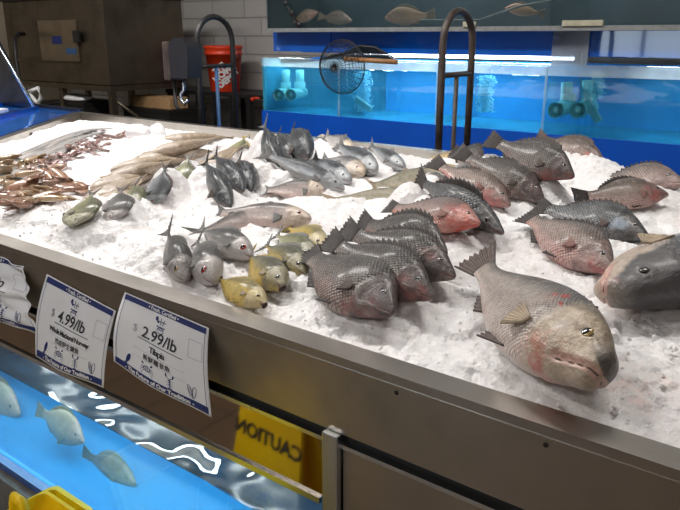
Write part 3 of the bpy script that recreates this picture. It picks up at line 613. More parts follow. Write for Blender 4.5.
# --- grey pomfrets
GG = 'grey round-headed fish near the front rim'
fish('pompano', (165, 224), (184, 280), 'round-backed grey fish with a raised forked tail, leftmost of the near grey ones', GG, 'L', 55, 'grey', 'grey', 'gold', deep=.58, wide=1.3, name='pomfret', eyesc=1.35)
fish('pompano', (196, 238), (212, 282), 'round grey fish with a red eye between two grey neighbours', GG, 'L', 52, 'grey', 'grey', 'red', deep=.58, wide=1.3, name='pomfret', tailsc=.5, eyesc=1.5)
fish('pompano', (196, 226), (252, 257), 'grey fish with a big red eye pointing right beside the bright yellow one', GG, 'L', 40, 'grey', 'grey', 'red', deep=.56, wide=1.1, name='pomfret', tailsc=.6, eyesc=1.5)
# --- silver mullets in the middle
SG = 'silver round-bodied fish in the middle of the ice'
fish('mullet', (213, 212), (311, 220), 'long silver fish with a golden head and clear eye in mid ice', SG, 'L', 40, 'blush', 'grey', 'red', deep=1.0, sink=.6, name='mullet', tailsc=.6)
fish('mullet', (238, 200), (300, 196), 'thin sliver of a grey fish sunk in ice behind the long golden-headed one', SG, 'L', 40, 'blush', 'grey', 'dark', deep=.8, sink=-.1, name='mullet')
fish('mullet', (186, 236), (274, 216), 'grey fish with a forked tail sinking into ice before the golden-headed one', SG, 'L', 40, 'blush', 'grey', 'dark', deep=.9, sink=.1, name='mullet')
# --- silver-blue fish towards the back
BG = 'silver fish lying towards the back rim'
fish('mullet', (258, 150), (344, 190), 'blue-silver fish with a forked grey tail beside the dark mackerel', BG, 'L', 50, 'bluesilver', 'grey', 'dark', deep=.8, sink=.6, name='mullet')
fish('mullet', (264, 190), (324, 190), 'pinkish-bellied short fish with a dark head below the blue-silver one', BG, 'L', 45, 'blush', 'grey', 'dark', deep=1.3, sink=.6, name='mullet', tailsc=.4)
fish('mullet', (310, 156), (350, 182), 'slim blue-grey fish squeezed between the blue-silver and the red-eyed one', BG, 'L', 50, 'bluesilver', 'grey', 'dark', deep=.8, sink=.4, name='mullet')
fish('mullet', (318, 158), (363, 174), 'silver fish with a red eye near the back rim', BG, 'L', 42, 'silver', 'grey', 'red', deep=1.1, name='mullet')
fish('mullet', (335, 142), (376, 172), 'blue-grey fish with a dark arched back beside the red-eyed one', BG, 'L', 50, 'bluesilver', 'grey', 'dark', deep=1.0, name='mullet')
fish('mullet', (367, 144), (404, 168), 'slim dark-backed fish alone in the ice close to the back rim', BG, 'L', 55, 'bluesilver', 'grey', 'dark', deep=.7, sink=.3, name='mullet')
# --- brassy long fish
LG = 'long brassy fish between the silver ones and the tilapia'
fish('mullet', (318, 200), (424, 197), 'long brassy fish with a forked tail pointing left, nearest of the brassy ones', LG, 'L', 30, 'long', 'tan', 'dark', deep=.75, name='mullet')
fish('mullet', (352, 200), (440, 180), 'long brassy fish lying over the nearest brassy one', LG, 'L', 42, 'long', 'tan', 'dark', deep=.75, lift=.015, name='mullet', tailsc=.5)
fish('mullet', (368, 186), (444, 174), 'long brassy fish farther back under the others', LG, 'L', 42, 'long', 'tan', 'dark', deep=.75, lift=.01, name='mullet', tailsc=.5)
fish('mullet', (406, 172), (462, 170), 'small brassy fish before the golden-sided one by the back rim', LG, 'L', 40, 'brass', 'tan', 'dark', deep=.9, name='mullet', tailsc=.5)
fish('mullet', (414, 163), (476, 160), 'golden-sided fish along the back rim behind the brassy ones', LG, 'L', 42, 'brass', 'tan', 'dark', deep=1.1, lift=.01, name='mullet', tailsc=.5)
fish('tilapia', (452, 150), (482, 162), 'small dark brown fish wedged between golden-sided fish and grey tilapia', LG, 'L', 50, 'dark', 'dark', 'dark', deep=.8, lift=.03, name='tilapia', res=.7)
# --- dark mackerels
DG = 'dark striped mackerel in the middle of the ice'
fish('mackerel', (203, 157), (230, 208), 'black mackerel with its nose pointing down, leftmost of the dark ones', DG, 'L', 58, 'mack', 'dark', 'dark', deep=.85, wide=1.0, name='mackerel')
fish('mackerel', (212, 152), (243, 192), 'black-striped mackerel lying second among the dark ones', DG, 'L', 58, 'mack', 'dark', 'dark', deep=1.0, wide=1.1, name='mackerel', lift=.01)
fish('mackerel', (238, 158), (251, 191), 'small dark mackerel head sticking up out of the ice', DG, 'L', 60, 'mack', 'dark', 'dark', deep=1.0, wide=1.3, name='mackerel', tailsc=.6, sink=.5)
fish('mackerel', (247, 142), (240, 165), 'dark mackerel almost covered by ice above the small one', DG, 'L', 60, 'mack', 'dark', 'dark', deep=1.0, sink=.0, name='mackerel', tailsc=.5)
fish('mackerel', (263, 120), (277, 170), 'striped mackerel with its pale tail raised over the back rim', DG, 'L', 60, 'mack', 'grey', 'dark', deep=.9, wide=1.2, name='mackerel', lift=.02)
fish('mackerel', (278, 132), (292, 160), 'dark mackerel bent over the ice beside the raised-tail one', DG, 'L', 60, 'mack', 'dark', 'dark', deep=.9, wide=1.0, name='mackerel', lift=.025, tailsc=.4)
fish('mackerel', (292, 128), (308, 157), 'fat glossy dark mackerel humped highest near the blue skirt', DG, 'L', 65, 'mack', 'dark', 'dark', deep=1.2, wide=1.3, name='mackerel', lift=.04, tailsc=.4)
fish('mackerel', (310, 150), (324, 137), 'thin grey tail end of a mackerel in ice under the back rim', BG, 'L', 50, 'silver', 'grey', 'dark', sink=.2, name='mackerel', res=.7)
fish('mullet', (323, 134), (352, 152), 'grey fish with its tail standing up left of the back-rim silver ones', BG, 'L', 50, 'silver', 'grey', 'dark', sink=.4, name='mullet', res=.7)
# --- pompanos at the left
PG = 'round flat-sided fish along the left part of the ice'
fish('pompano', (96, 188), (72, 226), 'olive round fish leftmost of the flat-sided ones beside the squid', PG, 'L', 16, 'olive', 'tail', 'dark', deep=1.25, L=.17, wide=.8, name='pompano')
fish('pompano', (124, 184), (108, 223), 'grey-silver round fish second from the squid', PG, 'L', 16, 'grey', 'tail', 'red', deep=1.25, L=.17, wide=.8, name='pompano')
fish('pompano', (135, 180), (127, 214), 'small olive-yellow round fish tucked behind the second flat-sided one', PG, 'L', 35, 'olive', 'tail', 'red', deep=.85, name='pompano', sink=.4)
fish('pompano', (168, 160), (150, 207), 'blue-silver round fish with a red eye lying on the tan fish', PG, 'L', 16, 'bluesilver', 'tail', 'red', deep=1.25, L=.17, wide=.8, name='pompano')
fish('pompano', (191, 152), (174, 190), 'pale olive round fish beside the leftmost black mackerel', PG, 'L', 14, 'olive', 'grey', 'red', deep=1.3, L=.17, wide=.8, name='pompano')
fish('pompano', (247, 134), (230, 158), 'pale yellow-green round fish in front of the back rim', PG, 'L', 14, 'olive', 'yellow', 'red', deep=1.25, L=.17, name='pompano')
# --- tan fish heap
NG = 'tan limp fish heaped behind the round ones'
for i, (a, b, lf, lab) in enumerate((((232, 134), (160, 142), .0, 'tan limp fish lying along the back rim, farthest of the heap'), ((222, 140), (150, 154), .01, 'tan limp fish just in front of the farthest of the heap'),
     ((240, 142), (196, 178), .0, 'tan fish with a raised tail between the round fish and the black mackerel'), ((208, 148), (130, 163), .012, 'tan limp fish across the middle of the heap behind the tall ice lump'),
     ((190, 156), (112, 172), .012, 'tan limp fish ending left in bare ice beside the small cuttlefish'), ((178, 163), (104, 181), .016, 'tan limp fish directly above the blue-silver round fish'),
     ((160, 170), (94, 190), .01, 'tan limp fish touching the edge of the squid heap'), ((150, 178), (86, 203), .008, 'tan limp fish nearest the olive round fish'),
     ((216, 150), (176, 160), .008, 'short tan fish behind the pale olive round one'), ((140, 186), (92, 212), .0, 'tan limp fish lowest of the heap behind the second round fish'))):
    fish('flat', a, b, lab, NG, 'L', 12+6*(i % 3), 'tan', 'tan', 'dark', deep=.85+.1*(i % 2), wide=1.4, lift=lf, name='tan_fish', res=.7, bend=.05*(-1)**i, zb=.04*(-1)**i)
# ------------------------------------------------------------------ ribbonfish
def rib_mat():
    t = NT('ribbon_skin'); o = t.obj(); uv = t.n('ShaderNodeUVMap', uv_map='sv').outputs[0]; sx = t.n('ShaderNodeSeparateXYZ', {0: uv})
    st = t.noise(t.n('ShaderNodeMapping', {'Vector': uv, 'Scale': (3.0, 9.0, 1)}).outputs[0], 2.2, 3)
    n = t.noise(o, 30, 4); c = t.mix(t.ss(st, .42, .62), (.62, .59, .57), (.12, .12, .13)); c = t.mix(t.ss(n, .5, .7, 0, .4), c, (.45, .38, .36))
    t.bsdf(Base_Color=c, Roughness=.35, Metallic=.15, Coat_Weight=.2, Normal=t.bump(n, .3)); return t.m
RM = rib_mat()
def ribbon(pts, lab, wd):
    P3 = []
    for (u, v) in pts:
        p = P(u, v, .9); P3.append(P(u, v, ice(p.x, p.y)+.012))
    n = 60; arr = [(i/(len(P3)-1),)+tuple(p) for i, p in enumerate(P3)]; q = crom(arr, np.linspace(0, 1, n)); c0 = Vector(q[n//2])
    root = empty('ribbonfish', c0, lab, 'fish', 'long ribbonfish at the back left of the ice'); vs = []; uv = []; fb = []; ft = []
    for i in range(n):
        p = Vector(q[i]); t_ = (Vector(q[min(n-1, i+1)])-Vector(q[max(0, i-1)])).normalized(); l = Vector((0, 0, 1)).cross(t_).normalized(); l = -l if l.y < 0 else l
        s = i/(n-1); w = wd*(min(1, .35+s*4))*(1-.75*s**2.2); h = w*.30
        for j in range(12):
            a = 2*PI*j/12; vs.append(p-c0+l*w*math.cos(a)+Vector((0, 0, 1))*h*(math.sin(a)+.0)); uv.append((s, (math.cos(a)+1)/2))
        if 3 < i < n-3: fb.append(p-c0+l*w*.93); ft.append(p-c0+l*(w+wd*.35)+Vector((0, 0, .004*math.sin(i*1.3))))
    fs = [[i*12+j, i*12+(j+1) % 12, (i+1)*12+(j+1) % 12, (i+1)*12+j] for i in range(n-1) for j in range(12)]+[list(range(12)), [(n-1)*12+j for j in range(12)]]
    MB().add(vs, fs).build('body', RM, root, {'sv': uv})
    v_, f_, u_ = fin_sheet(fb, ft, 0, .001, 5, .3, 2); o = MB().add(v_, f_).build('dorsal_fin', FF['grey'], root, {'fin': u_}); so = o.modifiers.new('t', 'SOLIDIFY'); so.thickness = .001
    p = Vector(q[2])-c0; MB().sphere(p+Vector((0, 0, wd*.35)), wd*.18).build('eye', EM['dark'][1], root)
ribbon([(-18, 172), (20, 158), (55, 142), (85, 131), (112, 128)], 'long grey ribbonfish lying farthest back of the three', .042)
ribbon([(-22, 181), (15, 166), (50, 151), (80, 138), (106, 131)], 'long grey ribbonfish between the two others', .038)
ribbon([(-20, 190), (12, 175), (38, 164), (60, 152), (78, 143)], 'shorter pale ribbonfish nearest the squid heap', .032)
# ------------------------------------------------------------------ squid and small cuttlefish
def wet(name, c1, c2, c3):
    t = NT(name); o = t.n('ShaderNodeTexCoord').outputs['Object']; inf = t.n('ShaderNodeObjectInfo').outputs['Random']
    vec = t.n('ShaderNodeVectorMath', {0: o, 1: t.n('ShaderNodeCombineXYZ', {0: t.ma('MULTIPLY', inf, 7.0)}).outputs[0]}, operation='ADD').outputs[0]
    n = t.noise(vec, 45, 4, .6); n2 = t.noise(vec, 160, 3)
    c = t.mix(t.ss(n, .35, .65), c1, c2); c = t.mix(t.ss(n2, .5, .7, 0, .6), c, c3); c = t.mix(t.ss(inf, .3, .9, 0, .35), c, c3)
    t.bsdf(Base_Color=c, Roughness=.22, Coat_Weight=.6, Subsurface_Weight=.1, Subsurface_Scale=.005, Normal=t.bump(n, .3)); return t.m
M['squid'] = wet('squid_skin', (.46, .32, .24), (.33, .17, .11), (.14, .06, .04)); M['cuttle'] = wet('cuttlefish_skin', (.42, .30, .27), (.24, .13, .12), (.09, .045, .05))
M['pale'] = wet('pale_squid_skin', (.52, .42, .30), (.42, .29, .16), (.28, .14, .06))
def squid_proto(name, L, m, nt):
    r = empty(name, (0, 0, 0)); pts = []; rs = []
    for i in range(9):
        s = i/8; pts.append((L*(.5-.62*s), .012*math.sin(s*3), .0)); rs.append(L*.16*(math.sin(PI*(.08+.70*(1-s)))**.8 if s < 1 else .3)+.001)
    rs = [L*x for x in (.015, .06, .10, .125, .135, .135, .13, .12, .08)]
    mb = MB().tube(pts, rs, 12); mb.v = [(x, y, z*.6) for x, y, z in mb.v]; mb.build('mantle', m, r)
    fb = [(L*(.5-.30*i/6), 0, 0) for i in range(7)]
    for sg in (-1, 1):
        tp = [(L*(.5-.30*i/6), sg*L*.20*math.sin(PI*i/6), .004) for i in range(7)]
        v_, f_, u_ = fin_sheet(fb, tp, 0, 0, 3, 0, 3); o = MB().add(v_, f_).build('fin', m, r); so = o.modifiers.new('t', 'SOLIDIFY'); so.thickness = .0025
    MB().sphere((-L*.17, 0, 0), L*.075, (1.2, 1, .8), 10, 8).build('head', m, r)
    for sg in (-1, 1): MB().sphere((-L*.17, sg*L*.065, L*.02), L*.024).build('eye', EM['dark'][1], r)
    for k in range(nt):
        a = -1+2*k/(nt-1); pp = []; ph = random.uniform(0, 6)
        for i in range(8):
            s = i/7; pp.append((-L*(.2+.34*s*math.cos(a*.6)), L*(.04*a+.20*a*s+.05*math.sin(ph+s*5)*s), L*.03*math.sin(s*4+ph)))
        MB().tube(pp, [L*.026*(1-.75*i/7) for i in range(8)], 6).build('tentacle', m, r)
    return r
def copy_tree(o, parent=None):
    c = o.copy(); C.objects.link(c); c.parent = parent
    for x in list(o.children): copy_tree(x, c)
    return c
sq_spots = []
rs_ = random.Random(4)
for (u, v) in ((4, 172), (16, 176), (2, 184), (20, 186), (8, 194), (30, 174), (44, 172), (48, 178), (34, 202), (46, 196), (58, 192), (68, 193), (26, 206), (12, 206), (2, 208), (38, 212), (52, 206), (62, 202), (22, 214), (8, 216), (46, 216), (32, 194), (56, 184), (-6, 178), (-8, 198), (14, 200), (40, 186)):
    sq_spots.append((u+rs_.uniform(-2, 2), v+rs_.uniform(-1, 1)))
pr = [squid_proto('squid', .15, M['squid'], 6), squid_proto('squid', .14, M['pale'], 6)]
used = [0, 0]
for i, (u, v) in enumerate(sq_spots):
    kx = 1 if (v < 190 and u < 34) or i % 4 == 0 else 0; o = pr[kx] if not used[kx] else copy_tree(pr[kx]); used[kx] = 1
    p = P(u, v, .9); o.location = (p.x, p.y, ice(p.x, p.y)+.014+rs_.uniform(0, .02)); o.rotation_euler = (rs_.uniform(-.4, .4), rs_.uniform(-.3, .3), math.radians(rs_.uniform(-25, 100)) if i % 3 else rs_.uniform(0, 6.28))
    o.scale = [rs_.uniform(.8, 1.25)]*3
    tag(o, 'pale yellowish squid in the tangled heap at the left edge' if kx else 'reddish brown squid in the tangled heap at the left edge', 'squid', 'squid heaped at the left edge')
cp = squid_proto('cuttlefish', .075, M['cuttle'], 5); first = True
cs_ = []
for i in range(26): t = (i % 13)/12; cs_.append((52+34*t+rs_.uniform(-4, 4), 176-24*t+rs_.uniform(-4, 4)))
for i in range(9): cs_.append((112+3.4*i+rs_.uniform(-2, 2), 146-.8*i+rs_.uniform(-2.5, 2.5)))
for i in range(6): cs_.append((86+4*i+rs_.uniform(-2, 2), 158-2.4*i+rs_.uniform(-2, 2)))
for i in range(4): cs_.append((98+4*i+rs_.uniform(-2, 2), 160-3*i+rs_.uniform(-2, 2)))
for i, (u, v) in enumerate(cs_):
    o = cp if first else copy_tree(cp); first = False
    p = P(u, v, .9); o.location = (p.x, p.y, ice(p.x, p.y)+.010+rs_.uniform(0, .015)); o.rotation_euler = (rs_.uniform(-.5, .5), rs_.uniform(-.4, .4), rs_.uniform(0, 6.28)); o.scale = [rs_.uniform(.8, 1.3)]*3
    tag(o, 'tiny brown cuttlefish in the straggling row behind the squid', 'cuttlefish', 'tiny cuttlefish strewn in a row')
# ------------------------------------------------------------------ price signs
def text_mesh(txt, size, bold=0, align='CENTER', spacing=1.0):
    cu = bpy.data.curves.new('t', 'FONT'); cu.body = txt; cu.size = size; cu.align_x = align; cu.offset = bold; cu.space_character = spacing; cu.resolution_u = 3
    o = bpy.data.objects.new('t', cu); C.objects.link(o); dg = bpy.context.evaluated_depsgraph_get(); dg.update()
    me = bpy.data.meshes.new_from_object(o.evaluated_get(dg)); V = [v.co[:] for v in me.vertices]; Fc = [list(p.vertices) for p in me.polygons]
    bpy.data.objects.remove(o); bpy.data.meshes.remove(me); return V, Fc
def rot2(V, a, ox, oy, italic=0): return [(ox+(x+italic*y)*math.cos(a)-y*math.sin(a), oy+(x+italic*y)*math.sin(a)+y*math.cos(a)) for x, y, *_ in V]
def sign(corners, name_l, price, fishname, cjk, crumple=0., bulge=.02):
    """corners TL, TR, BR, BL as world points; paper coordinates a 0..1 right, b 0..1 down; sheet is 1.3 wide, 1 tall."""
    TLc, TRc, BRc, BLc = corners; AR = 1.32
    def S(a, b):
        p = (TLc*(1-a)+TRc*a)*(1-b)+(BLc*(1-a)+BRc*a)*b
        off = bulge*(math.sin(PI*b)*.6*(1-a*.5)) - .25*bulge*math.sin(a*6+b*2)*b
        off += crumple*noise.noise(Vector((a*4, b*5, 3)))
        return p+Vector((0, -off, 0))
    def S2(x, y, e):   # x 0..AR, y 0..1 up
        a, b = x/AR, 1-y; p = S(a, b); du = S(a+.01, b)-S(a-.01, b); dv = S(a, b+.01)-S(a, b-.01); n_ = du.cross(dv).normalized(); n_ = n_ if n_.y < 0 else -n_
        return p+n_*e
    c0 = S(.5, .5); root = empty('price_sign', c0, name_l, 'price sign', 'paper price signs on the counter front')
    def put(V, Fc, nm, m, e=.0009, parent=root): return MB().add([S2(x, y, e)-c0 for x, y in V], Fc, 0, False).build(nm, m, parent)
    n = 26; vs = []; fs = []
    for j in range(n+1):
        for i in range(n+1): vs.append(S2(i/n*AR, j/n, 0)-c0)
    for j in range(n):
        for i in range(n): fs.append([j*(n+1)+i, j*(n+1)+i+1, (j+1)*(n+1)+i+1, (j+1)*(n+1)+i])
    o = MB().add(vs, fs).build('paper', M['paper'], root); so = o.modifiers.new('t', 'SOLIDIFY'); so.thickness = .0006; so.offset = 0
    def strip(x0, x1, f0, f1, nm, m, e=.0007, k=24):
        V = [(x0+(x1-x0)*i/k, f0(i/k)) for i in range(k+1)]+[(x0+(x1-x0)*i/k, f1(i/k)) for i in range(k+1)]
        return put(V, [[i, i+1, k+2+i, k+1+i] for i in range(k)], nm, m, e)
    strip(.03, AR-.03, lambda t: .92, lambda t: .985, 'border_band', M['navy'])
    strip(.03, AR-.03, lambda t: .02, lambda t: .105, 'border_band', M['navy'])
    mb_V = []; mb_F = []
    def line(x0, y0, x1, y1, w, V, Fq):
        k = 8; d = Vector((x1-x0, y1-y0)).normalized(); nx, ny = -d.y*w/2, d.x*w/2; o_ = len(V)
        for i in range(k+1):
            x, y = x0+(x1-x0)*i/k, y0+(y1-y0)*i/k; V += [(x+nx, y+ny), (x-nx, y-ny)]
        for i in range(k): Fq.append([o_+2*i, o_+2*i+1, o_+2*i+3, o_+2*i+2])
    V = []; Q = []
    line(.045, .11, .045, .93, .006, V, Q); put(V, Q, 'side_rule', M['navy']); V = []; Q = []
    line(AR-.045, .11, AR-.045, .93, .006, V, Q); put(V, Q, 'side_rule', M['navy'])
    V = []; Q = []
    for l in ((1.07, .80, 1.25, .80), (1.07, .60, 1.25, .60), (1.07, .60, 1.07, .80), (1.25, .60, 1.25, .80)): line(*l, .005, V, Q)
    put(V, Q, 'stamp_box', M['greyink'])
    def txt(t, size, x, y, nm, m, bold=0, it=0, a=0, sp=1.0):
        Vt, Ft = text_mesh(t, size, bold, spacing=sp); put(rot2(Vt, a, x, y, it), Ft, nm, m, .0016)
    txt('\u2022 Fresh. Certified \u2022', .062, AR/2, .933, 'heading_lettering', M['white'], .0015)
    txt('- The Future of Our Tradition -', .072, AR/2, .038, 'motto_lettering', M['white'], .003)
    txt('$', .13, .30, .60, 'dollar_sign', M['greyink'])
    txt(price, .19, .66, .575, 'price_lettering', M['ink'], .002, .1)
    V = []; Q = []; line(.36, .545, 1.0, .535, .009, V, Q); put(V, Q, 'underline', M['ink'])
    txt(fishname, .085 if len(fishname) > 12 else .105, .66, .43, 'name_lettering', M['ink'], .002, sp=.85)
    V = []; Q = []; line(.30, .40, 1.03, .39, .003, V, Q); line(.30, .297, 1.03, .287, .003, V, Q); put(V, Q, 'ruled_line', M['greyink'])
    txt(cjk, .078, .66, .315, 'chinese_lettering', M['ink'], .001)
    # little crest at the top: hat, ribbon and two lines of text
    V = []; Q = []
    def disc(cx, cy, rx, ry, V, Q, k=12, a=0):
        o_ = len(V); V += [(cx+rx*math.cos(2*PI*i/k)*math.cos(a)-ry*math.sin(2*PI*i/k)*math.sin(a), cy+rx*math.cos(2*PI*i/k)*math.sin(a)+ry*math.sin(2*PI*i/k)*math.cos(a)) for i in range(k)]; Q.append(list(range(o_, o_+k)))
    def ring(cx, cy, rx, ry, w, V, Q, k=20, a=0):
        o_ = len(V)
        for i in range(k):
            t = 2*PI*i/k
            for q in (1, -1):
                x, y = (rx+q*w/2)*math.cos(t), (ry+q*w/2)*math.sin(t); V.append((cx+x*math.cos(a)-y*math.sin(a), cy+x*math.sin(a)+y*math.cos(a)))
        for i in range(k): Q.append([o_+2*i, o_+2*i+1, o_+(2*i+3) % (2*k), o_+(2*i+2) % (2*k)])
    disc(.585, .86, .022, .028, V, Q); disc(.61, .83, .02, .015, V, Q); line(.65, .88, .65, .80, .010, V, Q); line(.70, .87, .68, .80, .010, V, Q); line(.63, .84, .73, .84, .008, V, Q)
    for k in range(5): line(.60+.025*k, .775-.005*(k % 2), .62+.025*k, .775, .018, V, Q)
    for k in range(4): line(.62+.022*k, .745, .635+.022*k, .745, .014, V, Q)
    ring(.66, .735, .05, .03, .006, V, Q); put(V, Q, 'crest', M['navy'])
    # fish, crab, lobster and mussel drawings
    V = []; Q = []; disc(.24, .20, .028, .075, V, Q, a=-.4); o_ = len(V); V += [(.215, .14), (.165, .115), (.225, .10)]; Q.append([o_, o_+1, o_+2]); put(V, Q, 'fish_drawing', M['navy'])
    V = []; Q = []; ring(.53, .205, .045, .032, .012, V, Q); ring(.53, .205, .02, .012, .01, V, Q)
    for sg in (-1, 1):
        for k in range(4):
            a = -.7+.42*k; line(.53+sg*.045*math.cos(a), .205+.03*math.sin(a), .53+sg*.085*math.cos(a), .205+.06*math.sin(a)-.01, .006, V, Q)
            line(.53+sg*.085*math.cos(a), .205+.06*math.sin(a)-.01, .53+sg*.10*math.cos(a+.1), .205+.085*math.sin(a)-.03, .005, V, Q)
        disc(.53+sg*.065, .262, .02, .012, V, Q, a=sg*.7)
    put(V, Q, 'crab_drawing', M['navy'])
    V = []; Q = []
    for k in range(5): disc(.84, .21-.025*k, .017-.002*k, .011, V, Q)
    for sg in (-1, 1):
        line(.84, .225, .84+sg*.04, .248, .008, V, Q); disc(.84+sg*.045, .265, .011, .024, V, Q, a=-sg*.25)
        for k in range(3): line(.84, .21-.025*k, .84+sg*.045, .20-.03*k, .004, V, Q)
    disc(.84, .085+.02, .03, .012, V, Q); put(V, Q, 'lobster_drawing', M['navy'])
    V = []; Q = []; ring(1.09, .20, .022, .075, .007, V, Q, a=.25); ring(1.135, .20, .022, .075, .007, V, Q, a=-.25); ring(1.09, .20, .010, .05, .005, V, Q, a=.25); put(V, Q, 'mussel_drawing', M['navy'])
FS = FY-.003
sign((PN(125, 292, FS), PN(209, 328, FS), PN(210, 419, .775), PN(112, 362, .765)), 'white paper price sign reading 2.99/lb Tilapia, rightmost on the counter front', '2.99/lb', 'Tilapia', '\u65b0\u9bae\u7f85\u975e\u9b5a')
sign((PN(47, 274, FS), PN(116, 311, FS), PN(101.5, 389, .765), PN(34, 357, .765)), 'white paper price sign reading 4.99/lb Whole Mackerel Norway, middle of three', '4.99/lb', 'Whole Mackerel Norway', '\u632a\u5a01\u91ce\u751f\u9bd6\u9b5a')
sign((PN(-34, 243, FS), PN(24, 266, FS), PN(37, 336, .775), PN(-40, 306, .765)), 'crumpled white paper price sign cut off by the left edge', '2.99/lb', 'Yellow Tilapia', '\u9ec3\u7f85\u975e\u9b5a', .03)
# ------------------------------------------------------------------ low live tank under the counter
lt = empty('low_fish_tank', (-1.7, 1.2, .1), 'blue-lit live fish tank built in under the steel counter front', 'fish tank')
def lw(mb, name, m): return at_world(mb.build(name, m, lt), lt)
x0, x1 = -2.70, -.675
lw(MB().box((x0, FY+.004, .185), (x1, FY+.014, .608)), 'front_glass', M['glass'])
lw(MB().box((x0, FY-.004, .600), (x1, FY+.018, .612)), 'top_trim', M['chrome'])
lw(MB().box((x0, FY-.004, .165), (x1, FY+.02, .188)), 'bottom_trim', M['dblue'])
lw(MB().box((x0, 1.14, .17), (x1, 1.16, .50)), 'back_board', M['murk'])
lw(MB().box((x0, 1.142, .50), (x1, 1.16, .66)), 'upper_back_board', M['dsteel'])
lw(MB().box((x0, FY+.014, .16), (x1, 1.16, .18)), 'tank_floor', M['tankblue'])
lw(MB().box((x1, FY+.014, .17), (x1+.01, 1.16, .66)), 'side_board', M['tankblue']); lw(MB().box((x0-.01, FY+.014, .17), (x0, 1.16, .66)), 'side_board', M['tankblue'])
# wavy water surface
wmb = MB(); nx_, ny_ = 120, 50; vs = []
for j in range(ny_+1):
    for i in range(nx_+1):
        x = x0+(x1-x0)*i/nx_; y = FY+.015+(1.138-FY-.015)*j/ny_
        vs.append((x, y, .50+.022*noise.noise(Vector((x*4, y*6, 0)))+.006*noise.noise(Vector((x*14, y*16, 4)))))
wmb.add(vs, [[j*(nx_+1)+i, j*(nx_+1)+i+1, (j+1)*(nx_+1)+i+1, (j+1)*(nx_+1)+i] for j in range(ny_) for i in range(nx_)])
lw(wmb, 'water_surface', M['lowsurf'])
lw(MB().box((x0+.01, FY+.03, .19), (x1-.01, FY+.034, .49)), 'water', M['lowwater'])
lw(MB().tube([(x0+.5, 1.10, .625), (x1-.3, 1.10, .625)], .012), 'lamp_tube', M['tube'])
def area(loc, rot, sx, sy, e, col):
    li = bpy.data.lights.new('lamp', 'AREA'); li.shape = 'RECTANGLE'; li.size = sx; li.size_y = sy; li.energy = e; li.color = col
    o = bpy.data.objects.new('tank_area_light', li); o.location = loc; o.rotation_euler = rot; C.objects.link(o); return o
area((-1.5, .93, .60), (0, 0, 0), .5, .03, .35, (.9, .97, 1))  # added light without a fitting, for white blobs on the water
area((-1.6, .98, .45), (0, 0, 0), 1.7, .2, 6.5, (.75, .92, 1))  # unseen light added below the surface to brighten the tank floor
LV = 'live fish in the low tank'
def live(kind, a, b, lab, g, mat='livepale', deep=1., side='L', roll=75, name='live_fish'): fish(kind, None, None, lab, g, side, roll, mat, 'tan', 'dark', deep=deep, world=(Vector(a), Vector(b)), name=name, res=.8)
def pn(u, v, n): return tuple(PN(u, v, n))
live('tilapia', pn(36, 408, .98), pn(84, 442, .98), 'pale live fish near the middle of the low blue tank', LV, deep=1.3)
live('tilapia', pn(-28, 385, 1.0), pn(20, 414, 1.0), 'pale live fish at the left edge of the low tank', LV, deep=1.3)
live('tilapia', pn(82, 452, 1.0), pn(136, 484, 1.0), 'pinkish live fish under the rippled surface of the low tank', LV, 'live', deep=1.)
struct('trim_1', (-2.75, .80, 0), (-.60, FY+.02, .16), simple('kerb', (.16, .15, .14), .5))
# wet floor sign, its face mirrored in the polished panel
cs = empty('caution_sign', (-1.13, .45, -.13), 'yellow folding wet floor sign on the floor before the counter, mirrored in the steel panel', 'floor sign', rz=math.radians(4))
for sg, nm in ((1, 'front_board'), (-1, 'rear_board')):
    bm = MB(); ang = sg*.17
    Mx = Matrix.Rotation(ang, 4, 'X')
    prof = [(-.15, -.50), (.15, -.50), (.115, -.05), (.09, 0), (-.09, 0), (-.115, -.05)]
    vs = [Mx @ Vector((x, y_, z)) + Vector((0, sg*.012, .63)) for y_ in (-.006, .006) for x, z in prof]
    bm.add(vs, [[0, 1, 2, 3, 4, 5][::-1], [6, 7, 8, 9, 10, 11]]+[[i, (i+1) % 6, 6+(i+1) % 6, 6+i] for i in range(6)], 0, False); bm.build(nm, M['yellow'], cs)
MB().tube([(-.07, 0, .62), (-.07, 0, .655), (-.05, 0, .672), (.05, 0, .672), (.07, 0, .655), (.07, 0, .62)], .012).build('handle', M['yellow'], cs)
Vt, Ft = text_mesh('CAUTION', .056, .002); Mx = Matrix.Rotation(.17, 4, 'X')
MB().add([Mx @ Vector((-x, .008, z-.135))+Vector((0, .012, .63)) for x, z, *_ in Vt], Ft, 0, False).build('caution_lettering', M['ink'], cs)
Vt, Ft = text_mesh('WET FLOOR', .04, .001)
MB().add([Mx @ Vector((-x, .008, z-.30))+Vector((0, .012, .63)) for x, z, *_ in Vt], Ft, 0, False).build('wet_floor_lettering', M['ink'], cs)
mk = empty('mop_bucket', (-1.405, .66, 0), 'yellow mop bucket whose rim and handle show in the bottom left corner', 'mop bucket')
mk.scale = (.55, .85, 1)
def rrect(w, d, z, n=6):
    out = []
    for cx_, cy_, a0 in ((w-.03, d-.03, 0), (-w+.03, d-.03, 90), (-w+.03, -d+.03, 180), (w-.03, -d+.03, 270)):
        for k in range(n+1): a = math.radians(a0+90*k/n); out.append((cx_+.03*math.cos(a), cy_+.03*math.sin(a), z))
    return out
def loft(rings, mb):
    n = len(rings[0]); vs = [p for r in rings for p in r]; fs = [[i*n+k, i*n+(k+1) % n, (i+1)*n+(k+1) % n, (i+1)*n+k] for i in range(len(rings)-1) for k in range(n)]; fs.append(list(range(n))[::-1]); fs.append([(len(rings)-1)*n+k for k in range(n)]); return mb.add(vs, fs, 0, False)
